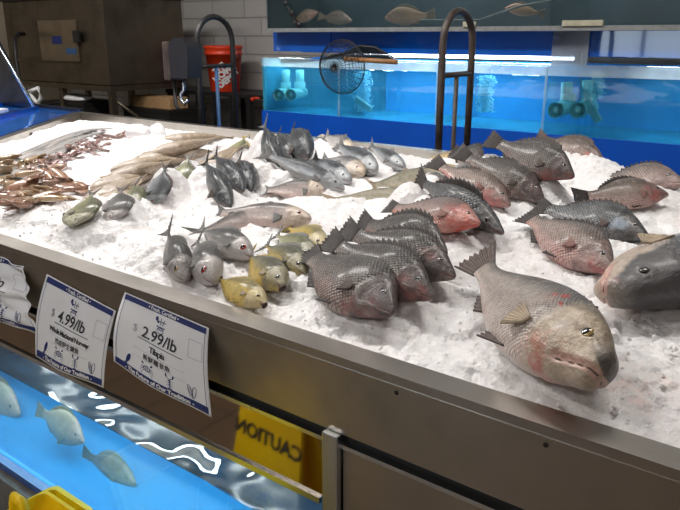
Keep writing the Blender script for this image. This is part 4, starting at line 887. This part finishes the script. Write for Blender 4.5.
loft([rrect(.11, .09, .07), rrect(.145, .12, .30), rrect(.155, .13, .30), rrect(.155, .13, .32), rrect(.14, .115, .32), rrect(.105, .085, .085)], MB()).build('pail', M['yellow'], mk)
loft([rrect(.09, .06, .22), rrect(.13, .09, .33), rrect(.12, .08, .33), rrect(.08, .05, .235)], MB()).build('wringer', M['yellow'], mk)
MB().tube([(-.05, -.03, .32), (-.05, -.03, .37), (-.035, -.03, .392), (.035, -.03, .392), (.05, -.03, .37), (.05, -.03, .32)], .013).build('handle', M['yellow'], mk)
for x in (-.09, .09):
    for y in (-.07, .07): MB().lathe([(0, -.012), (.032, -.012), (.035, 0), (.032, .012), (0, .012)], Matrix.Translation((x, y, .035)) @ Matrix.Rotation(PI/2, 4, 'X'), 14).build('wheel', M['gap'], mk); MB().box((x-.008, y-.018, .04), (x+.008, y+.018, .08)).build('caster', M['chrome'], mk)
# ------------------------------------------------------------------ tanks behind
TN = 4.30; TB = 4.95
TX0 = PN(262, 90, TN).x; TX1 = 1.2
def zn(u, v, n): return PN(u, v, n).z
zt0 = .815; zt1 = 1.225; zu0 = 1.46
bt = empty('long_fish_tank', ((TX0+TX1)/2, 4.6, 0), 'long glass live fish tank with cyan water behind the counter', 'fish tank')
def bw(mb, name, m): return at_world(mb.build(name, m, bt), bt)
bw(MB().box((TX0, TN-.01, 0), (TX1, TN+.02, zt0)), 'skirt', M['blue'])
bw(MB().box((TX0-.005, TN+.02, 0), (TX0+.02, TB, zt0)), 'skirt_side', M['blue'])
bw(MB().box((TX0, TN+.02, zt0-.02), (TX1, TB, zt0)), 'tank_floor', M['tankteal'])
bw(MB().box((TX0, TN, zt0), (TX1, TN+.012, zt1-.055)), 'front_glass', M['glass'])
bw(MB().box((TX0, TN, zt1-.055), (TX1, TN+.012, zt1)), 'fogged_glass_band', M['fog'])
bw(MB().box((TX0, TN+.012, zt0), (TX0+.012, TB, zt1)), 'side_pane', M['tankteal'])
xd = [PN(339, 90, TN).x, PN(437, 90, TN).x, PN(545, 95, TN).x]
bw(MB().box((TX0, TB-.02, zt0), (xd[0], TB, zt1)), 'back_pane', M['tankteal'])
bw(MB().box((xd[0], TB-.02, zt0), (TX1, TB, zt1)), 'back_pane', M['tankblue'])
for x in xd:
    bw(MB().box((x-.006, TN+.012, zt0), (x+.006, TB-.02, zt1)), 'divider', M['glass'])
    bw(MB().box((x-.008, TN-.004, zt0), (x+.008, TN, zt1)), 'seal_strip', M['fog'])
bw(MB().box((TX0+.02, TN+.03, zt0), (TX1-.02, TN+.034, zt1-.06)), 'water', M['water'])
vs = []; nx_, ny_ = 200, 16
for j in range(ny_+1):
    for i in range(nx_+1):
        x = TX0+.02+(TX1-TX0-.04)*i/nx_; y = TN+.03+(TB-.03-TN-.03)*j/ny_; vs.append((x, y, zt1-.06+.006*noise.noise(Vector((x*9, y*9, 0)))))
bw(MB().add(vs, [[j*(nx_+1)+i, j*(nx_+1)+i+1, (j+1)*(nx_+1)+i+1, (j+1)*(nx_+1)+i] for j in range(ny_) for i in range(nx_)]), 'water_surface', M['surf'])
bw(MB().box((TX0, TN-.004, zt1), (TX1, TN+.03, zt1+.012)), 'top_frame', M['fog'])
bw(MB().tube([(xd[0]+.05, TB-.06, zt1+.03), (xd[2]-.05, TB-.06, zt1+.03)], .014), 'lamp_tube', M['tube'])
bw(MB().box((TX0+.02, TB-.16, zt1+.045), (TX1, TB-.02, zt1+.06)), 'lamp_shade', M['dblue'])
area(((xd[0]+xd[2])/2, 4.58, zt1+.01), (math.radians(-12), 0, 0), xd[2]-xd[0]-.1, .1, 15, (.80, .93, 1))
area(((xd[2]+TX1)/2-.3, 4.5, zt1+.01), (math.radians(-12), 0, 0), 1.2, .1, 6, (.8, .93, 1))
area(((TX0+xd[0])/2, 4.5, zt1+.01), (math.radians(-12), 0, 0), xd[0]-TX0-.1, .1, 4.5, (.7, .9, .95))
# blue boards between the tanks
bb = tag(MB().box((TX0+.03, 4.42, zt1+.06), (TX0+.62, 4.44, zu0-.029)).box((TX0+.62, 4.435, zt1+.06), (TX1, 4.455, zu0-.029)).build('backing_board', M['dblue']), 'glossy dark blue board between the upper and lower fish tanks', 'backing board')
ut = empty('upper_fish_tank', ((TX0+TX1)/2, 4.6, zu0), 'murky upper glass fish tank with pale fish swimming behind the counter', 'fish tank')
def uw(mb, name, m): return at_world(mb.build(name, m, ut), ut)
UX = PN(266, 15, TN).x; zu1 = zu0+.62
uw(MB().box((UX, TN, zu0), (TX1, TN+.012, zu1)), 'front_glass', M['glass'])
uw(MB().box((UX, TN+.012, zu0), (UX+.012, TB, zu1)), 'side_pane', M['murk'])
uw(MB().box((UX, TB-.02, zu0), (TX1, TB, zu1)), 'back_pane', M['murk'])
uw(MB().box((UX, TN-.008, zu0-.028), (TX1, TB, zu0)), 'bottom_frame', simple('grey_frame', (.22, .23, .23), .5))
uw(MB().box((UX+.02, TN+.03, zu0), (TX1-.02, TN+.034, zu1-.08)), 'water', M['murkwater'])
uw(MB().box((xd[2]-.01, TN-.004, zu0), (xd[2]+.01, TB-.02, zu1)), 'divider', M['glass'])
for u in (470, 583):
    p = PN(u, 19, TN-.01); w2 = .045 if u < 500 else .12
    uw(MB().box((p.x-w2, TN-.022, zu0-.003), (p.x+w2, TN-.004, zu0+.03), bev=.003), 'end_block', M['stone'])
lu = area(((UX+TX1)/2, 4.5, zu1-.04), (0, 0, 0), 4.0, .3, 26, (.95, .93, .92))
UG = 'live fish swimming in the upper tank'
def uf(u0, v0, u1, v1, lab, mat, deep=1., n=4.42): live('tilapia', pn(u0, v0, n), pn(u1, v1, n), lab, UG, mat, deep)
uf(318, 16, 352, 21, 'brown live fish facing right, left of centre in the upper tank', 'live', .9)
uf(436, 15, 385, 18, 'pink-faced pale live fish left of the black hoop handle in the upper tank', 'livepale', 1.0)
uf(545, 14, 505, 8, 'pale golden live fish in the upper tank right of the black hoop', 'livepale', .9)
uf(288, 24, 318, 12, 'faint pale live fish behind the beaded air line', 'livepale', .9, 4.62)
uf(282, 10, 272, 28, 'small faint live fish nearest the left end of the upper tank', 'live', .9, 4.62)
ck = MB(); pa, pb = PN(280, -6, TN-.012), PN(299, 25, TN-.012); ck.tube([pa, pb], .006, 8)
for t in (.3, .62, .98): ck.sphere(pa.lerp(pb, t), .024, (1, .6, 1))
tag(ck.build('beaded_air_line', M['black']), 'black beaded line hanging on the upper tank glass at its left end', 'air line')
al = MB(); al.tube([PN(600, -8, TN+.05), PN(520, 6, TN+.05), PN(480, 20, TN+.05), PN(420, 20, TN+.05)], .007, 6)
tag(al.build('air_hose', simple('grey_hose', (.25, .28, .28), .5)), 'thin grey air hose sloping through the upper tank', 'air hose')
# acrylic panel between the tanks on the right
ap = MB(); ap.box((PN(551, 60, TN+.1).x, TN+.10, zt1+.0), (PN(587, 60, TN+.1).x, TN+.11, zu0-.03)); tag(ap.build('acrylic_panel', glass('scuffed_acrylic', (.75, .78, .80), .1, .1, .45, (.55, .56, .58))), 'scuffed clear acrylic panel between the upper and lower tanks', 'panel')
ap = MB(); ap.box((PN(541, 130, TN-.02).x, TN-.022, zt0-.30), (PN(581, 130, TN-.02).x, TN-.012, zt0-.01)); tag(ap.build('acrylic_panel', glass('pale_acrylic', (.62, .78, .92), .1, .1, .25, (.4, .6, .8))), 'pale acrylic strip on the blue skirt behind the farthest tilapia', 'panel')
# pvc pipes
def pvc(u, v0, v1, uh, r, lab, n=4.50):
    a = PN(u, v0, n); b = PN(u, v1, n); e = PN(uh, v1+2, n-.16); root = empty('drain_pipe', b, lab, 'pipe', 'cream drain pipes in the long tank')
    at_world(MB().tube([a, b-Vector((0, 0, .02))], r, 14).build('pipe', M['pvc'], root), root)
    q = MB(); q.tube([b+(b-e)*.4, e], r*1.25, 14, caps=False); q.tube([e-(b-e)*.02, e+(b-e).normalized()*.03], r*1.5, 14, caps=False); q.tube([b-Vector((0, 0, .03)), b+Vector((0, 0, .09))], r*1.3, 14)
    at_world(q.build('tee_joint', M['pvc'], root), root)
    at_world(MB().sphere(e, r*.65, (1, .3, 1)).build('pipe_mouth', M['pvcin'], root), root)
pvc(286, 70, 93, 279, .034, 'cream drain pipe leftmost in the long tank')
pvc(300, 70, 93, 291, .034, 'cream drain pipe beside the leftmost one in the long tank')
pvc(567, 82, 108, 556, .036, 'cream drain pipe right of the glass divider')
pvc(588, 80, 108, 578, .036, 'cream drain pipe under the foam column on the right')
def scraper(u0, v0, u1, v1, n, w, lab, stem=True):
    a, b = PN(u0, v0, n), PN(u1, v1, n); root = empty('air_stone', a, lab, 'air stone', 'air stones in the long tank'); d = (b-a).normalized(); s = d.cross(Vector((0, 1, 0))).normalized()*w
    vs = [a+s, b+s, b-s, a-s]; vs += [q+Vector((0, .03, 0)) for q in vs]
    at_world(MB().add(vs, [[0, 1, 2, 3], [7, 6, 5, 4], [0, 4, 5, 1], [1, 5, 6, 2], [2, 6, 7, 3], [3, 7, 4, 0]], 0, False).build('stone', M['stone'], root), root)
    if stem: at_world(MB().tube([a, a+(a-b)*.5+Vector((0, 0, .03)), a+(a-b)*.6+Vector((0, 0, .2))], .005, 6).build('air_tube', M['fog'], root), root)
scraper(355, 99, 370, 110, 4.36, .02, 'grey-brown air stone hanging slanted below the wire net')
scraper(586, 100, 598, 122, 4.36, .022, 'tan air stone hanging slanted on the right of the long tank', True)
def bubbles(u, v0, v1, w, N, lab, n=4.55):
    mb = MB(); r = random.Random(N)
    for i in range(N):
        t = r.random(); c = PN(u+r.gauss(0, w*.42), v0+(v1-v0)*t, n+r.uniform(-.06, .06)); mb.sphere(c, r.uniform(.003, .008), (1, 1, 1), 5, 3)
    tag(mb.build('bubble_column', M['bubble']), lab, 'bubbles', kind='stuff')
bubbles(363, 72, 112, 8, 1500, 'rising white bubbles below the wire net')
bubbles(486, 76, 112, 8, 1300, 'rising white bubbles right of the black hoop handle')
bubbles(597, 72, 98, 6, 1200, 'white bubbles rising round the drain pipes on the right')
# wire net lying on the tank top
nt_ = empty('landing_net', PN(360, 60, TN+.1), 'black wire landing net lying across the long tank edge', 'net')
q = MB(); c = PN(345, 62, TN-.03); R_ = .21
for k in range(26):
    a = 2*PI*k/26
    for j in range(1): pass
cc = PN(344, 57, TN-.03); 
cc = PN(343, 67, TN-.02); R_ = .205
def bowl(a, t): return cc+Vector((R_*math.cos(a)*math.sin(t*PI/2), -.10*math.cos(t*PI/2)-.01, R_*.95*math.sin(a)*math.sin(t*PI/2)))
for k in range(30): q.tube([bowl(2*PI*k/30, t) for t in (0, .2, .4, .6, .8, 1)], .0024, 4)
for t in (.12, .22, .32, .42, .52, .62, .72, .82, .92): q.tube([bowl(2*PI*k/20, t) for k in range(21)], .0024, 4)
at_world(q.build('wire_basket', M['wire'], nt_), nt_)
at_world(MB().tube([bowl(2*PI*k/28, 1) for k in range(29)], .004, 8).build('hoop', M['wire'], nt_), nt_)
a, b = PN(300, 60, TN+.02), PN(397, 62, TN-.06); at_world(MB().tube([PN(345, 59, TN-.04), b], .018, 10).build('handle', M['wood'], nt_), nt_)
n2 = empty('hand_net', PN(370, 55, TN+.2), 'flat dark net folded on top of the wire landing net', 'net')
q = MB(); 
for k in range(14):
    v_ = 47+1.05*k; q.tube([PN(320+1.5*k, 60-.3*k, TN+.01+.006*k), PN(345, (v_+59)/2, TN+.006*k), PN(360, v_-1, TN+.006*k), PN(375, v_+.3, TN+.006*k), PN(393-1*k, 58, TN+.006*k)], .011, 6)
at_world(q.build('folded_mesh', M['wire'], n2), n2)
at_world(MB().tube([PN(330, 58, TN+.02), PN(355, 54, TN-.02), PN(388, 55, TN-.02), PN(394, 59, TN-.02)], .007, 6).build('wire_rim', M['chrome'], n2), n2)
sc_ = empty('scraper_pole', PN(300, 60, TN+.05), 'pale pole with a blue grip lying on the tank top left of the net', 'pole')
at_world(MB().tube([PN(282, 61, TN+.03), PN(312, 60, TN+.03)], .016, 8).build('pole', simple('grey_pole', (.35, .36, .38), .4), sc_), sc_)
at_world(MB().tube([PN(312, 60, TN+.03), PN(326, 59, TN+.03)], .019, 8).build('grip', M['liner'], sc_), sc_)
# ------------------------------------------------------------------ platform truck with two hoops
pt = empty('platform_truck', (-2.6, 3.1, 0), 'narrow platform truck with two tall black hoop handles behind the counter', 'platform truck')
CN = 3.12
def hoop(ua, ub, vt, mid, m, bar):
    a = PN(ua, 110, CN); b = PN(ub, 110, CN+.31); xm = (a.x+b.x)/2; y0, y1 = CN, CN+.31
    zt = 1.52; r = .155; yc = (y0+y1)/2; pts = [(xm, y0, .2), (xm, y0, zt-r)]
    for k in range(1, 12): t = PI*k/12; pts.append((xm, yc-r*math.cos(t), zt-r+r*math.sin(t)))
    pts += [(xm, y1, zt-r), (xm, y1, .2)]
    at_world(MB().tube(pts, .018, 12).build('hoop_handle', m, pt), pt)
    zb_ = 1.215
    at_world(MB().tube([(xm, y0, zb_), (xm, y1, zb_)], .014, 10).build('cross_bar', m, pt), pt)
    at_world(MB().tube([(xm, yc, zb_), (xm, yc, .2)], .012, 10).build('middle_bar', bar, pt), pt)
    return xm
xa = hoop(200, 236, 18, 0, M['black'], M['steelblue']); xb = hoop(443, 466, 8, 0, M['rust'], M['rust'])
at_world(MB().box((xa-.05, CN-.03, .17), (xb+.05, CN+.38, .22), bev=.01).build('deck', M['rust'], pt), pt)
for x in (xa+.1, xb-.1):
    for y in (CN+.03, CN+.31):
        at_world(MB().lathe([(0, -.02), (.06, -.02), (.075, -.01), (.075, .01), (.06, .02), (0, .02)], Matrix.Translation((x, y, .075)) @ Matrix.Rotation(PI/2, 4, 'X'), 18).build('wheel', M['gap'], pt), pt)
        at_world(MB().box((x-.02, y-.03, .08), (x+.02, y+.03, .18)).build('caster', M['chrome'], pt), pt)
# black weighing box hung on the left hoop
p = PN(185, 58, CN-.05); wb = empty('hanging_scale', p, 'black box with a metal hook hung on the left hoop handle', 'scale')
q = MB(); pts2 = [(-.10, -.17), (.10, -.17), (.12, .10), (.06, .17), (-.05, .17), (-.10, .12)]
q.add([(x, y, z) for y in (-.06, .06) for x, z in pts2], [[0, 1, 2, 3, 4, 5], [11, 10, 9, 8, 7, 6]]+[[i, i+6, (i+1) % 6+6, (i+1) % 6] for i in range(6)], 0, False); o = q.build('case', M['black'], wb); o.scale = (.8, 1, .72)
MB().box((-.16, -.05, -.14), (-.095, .05, .10), bev=.01).build('side_plate', M['rust'], wb)
MB().tube([(-.03, 0, -.13), (-.03, 0, -.20), (-.06, 0, -.22), (-.07, 0, -.26), (-.03, 0, -.29), (.0, 0, -.26)], .011, 8).build('hook', M['chrome'], wb)
MB().tube([(-.12, 0, -.12), (-.12, 0, -.30), (-.09, 0, -.33)], .012, 8).build('hook', M['black'], wb)
# ------------------------------------------------------------------ black stand with orange bucket
SN = 5.35
bz = .83; pL, pR = PN(196, 103, SN), PN(262, 103, SN)
st = empty('black_stand', ((pL.x+pR.x)/2, SN+.2, 0), 'low black metal stand under the orange bucket', 'stand')
at_world(MB().box((pL.x-.5, SN-.01, bz-.05), (pR.x+.1, SN+.5, bz-.005), bev=.005).build('top', M['black'], st), st)
for i in range(7):
    x = pL.x-.45+i*(pR.x-pL.x+.5)/6; at_world(MB().box((x-.03, SN, 0), (x+.03, SN+.05, bz-.05)).build('leg', M['black'], st), st)
    if i % 3 == 0: at_world(MB().box((x-.03, SN+.42, 0), (x+.03, SN+.47, bz-.05)).build('leg', M['black'], st), st)
bc = PN(225, 100, SN+.15); bk = empty('plastic_bucket', (bc.x, SN+.16, bz-.004), 'orange plastic bucket with white lettering on the low black stand', 'bucket')
hB = 1.15*(PN(225, 57, SN).z-bz) if False else PN(225, 57, SN+.16).z-PN(225, 102, SN+.16).z
bk.scale = (1.3, 1.3, 1)
MB().lathe([(0, .0), (.115, .0), (.12, .008), (.150, hB*.80), (.158, hB*.80), (.158, hB*.84), (.152, hB*.86), (.155, hB*.92), (.162, hB*.94), (.162, hB), (.152, hB), (.118, .012), (0, .012)], None, 40).build('pail', M['orange'], bk)
MB().tube([(.155*math.cos(t), .155*math.sin(t)*.3-.0, hB*.9-.20*abs(math.sin(t))) for t in [PI*k/12 for k in range(13)]][::1], .004, 6).build('wire_handle', M['chrome'], bk)
# square orange badge with tilted stencil letters, wrapped on the pail
import itertools
thc = math.atan2(-(SN+.16), -bc.x)
def wrap(x, z, e): 
    r = .12+.032*(z/hB)+e; a = thc+x/r; return (r*math.cos(a), r*math.sin(a), z)
for row, (tx, size) in enumerate((('THE', .07), ('HOME', .085), ('DEPOT', .078))):
    Vt, Ft = text_mesh(tx, size, .0045); V2 = rot2(Vt, .75, 0, 0)
    ox, oz = (-.03+.042*row, .235-.055*row)
    MB().add([wrap(x+ox, z+oz, .006) for x, z in V2], Ft, 0, False).build('lettering', M['white'], bk)
pr_ = PN(256, 98, SN-.02); pl = empty('red_valve', pr_, 'small red valve lever resting on the black stand', 'valve')
MB().tube([(-.06, 0, -.01), (.0, 0, 0), (.05, 0, .0)], [.012, .014, .008], 8).build('lever', M['orange'], pl); MB().sphere((-.05, 0, -.015), .022).build('knob', M['orange'], pl)
# ------------------------------------------------------------------ steel bin on legs at the left
SX0, SX1, SY0, SY1, SZ0, SZ1 = -8.0, -6.15, 4.30, 5.28, .93, 1.765
bn = empty('steel_ice_bin', ((SX0+SX1)/2, (SY0+SY1)/2, 0), 'large worn stainless steel bin with a hatch on a dark stand', 'ice bin')
def nw(mb, name, m, par=None): return at_world(mb.build(name, m, bn), bn)
nw(MB().box((SX0, SY0, SZ0), (SX1, SY1, SZ1), bev=.006), 'body', M['dsteel'])
nw(MB().box((SX0-.03, SY0-.03, SZ1), (SX1+.03, SY1+.03, SZ1+.04), bev=.006), 'lid', M['black'])
hx0, hx1 = PN(42, 40, SY0).x, PN(79, 40, SY0).x; hz0, hz1 = PN(60, 61, SY0).z, PN(60, 20, SY0).z
h_ = nw(MB().box((hx0, SY0-.03, hz0), (hx1, SY0-.002, hz1), bev=.006), 'hatch', steel('hatch_steel', (.42, .36, .28), .3, .04, False))
lx = MB().box((hx1-.02, SY0-.06, (hz0+hz1)/2-.02), (hx1+.08, SY0-.025, (hz0+hz1)/2+.10), bev=.01).build('latch', M['black'], h_); 
lx = MB().box((PN(55, 40, SY0).x, SY0-.034, PN(55, 44, SY0).z), (PN(64, 40, SY0).x, SY0-.029, PN(55, 36, SY0).z)).build('sticker', M['navy'], h_)
lx = MB().box((PN(69, 50, SY0).x, SY0-.034, PN(70, 54, SY0).z), (PN(79, 50, SY0).x, SY0-.029, PN(70, 48, SY0).z)).build('sticker', M['steelblue'], h_)
for x in (SX0+.05, (SX0+SX1)/2, SX1-.05):
    for y in (SY0+.05, SY1-.05): nw(MB().box((x-.03, y-.03, 0), (x+.03, y+.03, SZ0-.05)), 'leg', M['dsteel'])
nw(MB().box((SX0, SY0, SZ0-.06), (SX1, SY1, SZ0-.005)), 'stand_rail', M['dsteel'])
for (a, b) in (((SX1-.05, SY0+.05, .80), (SX1-.05, SY1-.1, .2)), ((SX1-.05, SY0+.05, .2), (SX1-.05, SY1-.1, .80))): nw(MB().tube([a, b], .018, 8), 'cross_brace', M['dsteel'])
nw(MB().box((SX0+.05, SY0+.1, .40), (SX1-.02, SY1-.05, .43)), 'shelf', M['gap'])
# things in the dark under and beside the bin
cbx = PN(160, 101, 4.9); cx = tag(empty('cardboard_box', (cbx.x, 4.9, .62)), 'brown cardboard box on a dark crate right of the steel bin', 'box')
w_ = PN(178, 101, 4.9).x-PN(141, 101, 4.9).x; MB().box((-w_/2, -.12, 0), (w_/2, .12, .115), bev=.004).build('carton', M['card'], cx); MB().box((-w_/2, -.02, .113), (w_/2, .02, .117)).build('tape', simple('tape', (.55, .40, .22), .3), cx)
zb = PN(160, 107, 4.9).z; cx.location.z = zb
def crate(x, y, w, d, h, z, lab, m='gap', nm='crate'):
    r = empty(nm, (x, y, z), lab, 'crate', ''); MB().box((-w/2, -d/2, 0), (w/2, d/2, .03)).build('base', M[m], r)
    for lo, hi in (((-w/2, -d/2, .03), (w/2, -d/2+.02, h)), ((-w/2, d/2-.02, .03), (w/2, d/2, h)), ((-w/2, -d/2+.02, .03), (-w/2+.02, d/2-.02, h)), ((w/2-.02, -d/2+.02, .03), (w/2, d/2-.02, h))): MB().box(lo, hi).build('side', M[m], r)
    MB().box((-w/2-.01, -d/2-.01, h-.03), (w/2+.01, d/2+.01, h)).build('rim', M['black'], r); return r
crate(cbx.x, 4.95, .75, .5, zb, 0, 'tall dark crate carrying the cardboard box')
crate(-7.0, 4.55, .55, .4, .30, .43, 'dark crate on the shelf under the steel bin')
crate(-7.65, 4.55, .45, .4, .25, .43, 'smaller dark crate on the shelf under the steel bin, left')
wb2 = MB().sphere((0, 0, 0), .12, (2.0, 1, .35)); wb2.v = [tuple(Vector(v)*(1+.3*noise.noise(Vector(v)*12))) for v in wb2.v]; o = wb2.build('plastic_bag', M['white']); o.location = (-7.0, 4.45, .76); tag(o, 'crumpled white plastic bag on the dark crate under the bin', 'plastic bag')
ht = empty('hand_truck', (-7.6, 3.9, 0), 'black hand truck with a curved handle left of the steel bin', 'hand truck')
a = PN(16, 40, 3.95); b = PN(26, 104, 3.95)
at_world(MB().tube([PN(24, 34, 4.2), PN(18, 34, 4.1), PN(15, 40, 4.0), PN(16, 60, 3.97), PN(20, 85, 3.95), PN(26, 106, 3.95), Vector((b.x+.02, 3.95, .15))], .022, 10).build('frame', M['black'], ht), ht)
at_world(MB().tube([PN(17, 60, 3.97), PN(17, 60, 4.25)], .015, 8).build('cross_bar', M['chrome'], ht), ht)
at_world(MB().box((b.x-.08, 3.85, .02), (b.x+.2, 4.15, .05)).build('toe_plate', M['black'], ht), ht)
for y in (3.9, 4.12): at_world(MB().lathe([(0, -.025), (.09, -.025), (.11, 0), (.09, .025), (0, .025)], Matrix.Translation((b.x, y, .115)) @ Matrix.Rotation(PI/2, 4, 'X'), 18).build('wheel', M['gap'], ht), ht)
wh = empty('white_handle', PN(35, 95, 3.6), 'white plastic loop handle low beside the steel bin', 'handle')
at_world(MB().tube([PN(28, 92, 3.6), PN(38, 88, 3.6), PN(41, 98, 3.6), PN(38, 103, 3.6), PN(36, 102, 3.6), PN(29, 93, 3.6)], .018, 10).build('loop', M['white'], wh), wh)
at_world(MB().tube([PN(38, 103, 3.6), Vector((PN(38, 103, 3.6).x, 3.6, .02))], .018, 8).build('stem', M['white'], wh), wh)
at_world(MB().lathe([(0, 0), (.16, 0), (.15, .02), (0, .03)], Matrix.Translation((PN(38, 103, 3.6).x, 3.6, 0)), 20).build('base', M['white'], wh), wh)
# ------------------------------------------------------------------ neighbouring blue-lined counter at the far left
b2 = empty('blue_lined_counter', (-5.0, 2.0, 0), 'blue-lined wet counter beyond the mitred end of the ice counter', 'counter')
def b2w(mb, name, m): return at_world(mb.build(name, m, b2), b2)
def E(y, off): return on_edge(y, off)
pl_ = [(E(1.0, -.03), 1.0), (E(2.95, -.03), 2.95), (-7.6, 2.95), (-6.2, 1.0)]
b2w(MB().prism(pl_, .86, .875), 'liner', M['liner'])
b2w(MB().prism([(E(1.0, -.02), 1.0), (E(2.95, -.02), 2.95), (E(2.95, -.05), 2.95), (E(1.0, -.05), 1.0)], .1, .893), 'edge', M['dblue'])
b2w(MB().prism([(E(1.0, -.03), 2.95-1.95), (E(1.0, -.03)-.02, 1.0), (-6.2, 1.0), (-6.2, 1.02), (E(1.0, -.03), 1.02)], .1, .86), 'front_panel', M['fascia'])
b2w(MB().prism([(E(2.95, -.03), 2.95), (E(2.95, -.03), 2.98), (-7.6, 2.98), (-7.6, 2.95)], .1, .90), 'back_edge', M['black'])
b2w(MB().prism([(x, y) for x, y in pl_], .0, .1), 'plinth', M['gap'])
rl = MB()
for off in (-.42, -.80): rl.prism([(E(1.1, off), 1.1), (E(2.9, off), 2.9), (E(2.9, off-.05), 2.9), (E(1.1, off-.05), 1.1)], .875, .90)
b2w(rl, 'divider_rib', M['dblue'])
b2w(MB().prism([(E(1.1, -.60), 1.1), (E(2.7, -.60), 2.7), (E(2.7, -.68), 2.7), (E(1.1, -.68), 1.1)], .875, .89), 'reflection_strip', M['white'])  # white strip standing in for light reflected off the wet liner
# slanted steel side panel
g0 = P(33, 108, .88); gy = g0.y-.02
q = MB(); tri = [(PN(33, 108, gy).x, .885), (PN(-60, 112, gy).x, .885), (PN(-60, -60, gy).x, PN(-60, -60, gy).z), (PN(0, 48, gy).x, PN(0, 48, gy).z)]
q.add([(x, y, z) for y in (gy, gy+.03) for x, z in tri], [[0, 1, 2, 3], [7, 6, 5, 4]]+[[i, i+4, (i+1) % 4+4, (i+1) % 4] for i in range(4)], 0, False)
sp = tag(q.build('slanted_guard', steel('dark_grey_steel', (.20, .21, .22), .25, .03, False, .5)), 'slanted dark steel side guard standing on the blue-lined counter', 'guard panel')
a, b = PN(34, 108, gy-.005), PN(0, 48, gy-.005); d = (b-a)
MB().tube([a+Vector((0, 0, .01)), b, b+d*1.2], .012, 8).build('edge_trim', M['chrome'], sp)
# ------------------------------------------------------------------ ice surface, banked up under the raised tails
im = ice_mesh(); im.materials.append(M['ice']); io = bpy.data.objects.new('crushed_ice', im); C.objects.link(io)
tag(io, 'white crushed ice heaped across the whole steel counter', 'ice', kind='stuff')
# loose chips lying on the ice
ch = MB()
for i in range(1500):
    if i < 800: x = random.uniform(-2.4, .05); y = random.uniform(NF+.02, 1.5)
    else: x = random.uniform(-4.1, 0); y = random.uniform(NF+.02, NB-.1)
    if x < on_edge(y, .1): continue
    s = random.choice((.002, .003, .004, .005)) ; rr = [Vector((random.uniform(-1, 1), random.uniform(-1, 1), random.uniform(-.6, .6))).normalized()*s*random.uniform(.6, 1.2) for _ in range(6)]
    z = ice(x, y)+.002; c = Vector((x, y, z))
    vs = [c+Vector((s, 0, 0))+rr[0]*.4, c+Vector((-s, 0, 0))+rr[1]*.4, c+Vector((0, s, 0))+rr[2]*.4, c+Vector((0, -s, 0))+rr[3]*.4, c+Vector((0, 0, s*.8))+rr[4]*.4, c-Vector((0, 0, s))]
    ch.add(vs, [[0, 2, 4], [2, 1, 4], [1, 3, 4], [3, 0, 4], [2, 0, 5], [1, 2, 5], [3, 1, 5], [0, 3, 5]], 0, False)
tag(ch.build('ice_chips', M['ice']), 'loose clear chips of ice strewn over the crushed ice', 'ice', kind='stuff')
# ------------------------------------------------------------------ colour management
SC.view_settings.view_transform = 'Standard'; SC.view_settings.look = 'None'; SC.view_settings.exposure = 0.0; SC.view_settings.gamma = 1.0
SC.view_settings.use_curve_mapping = False
SC.cycles.use_denoising = True
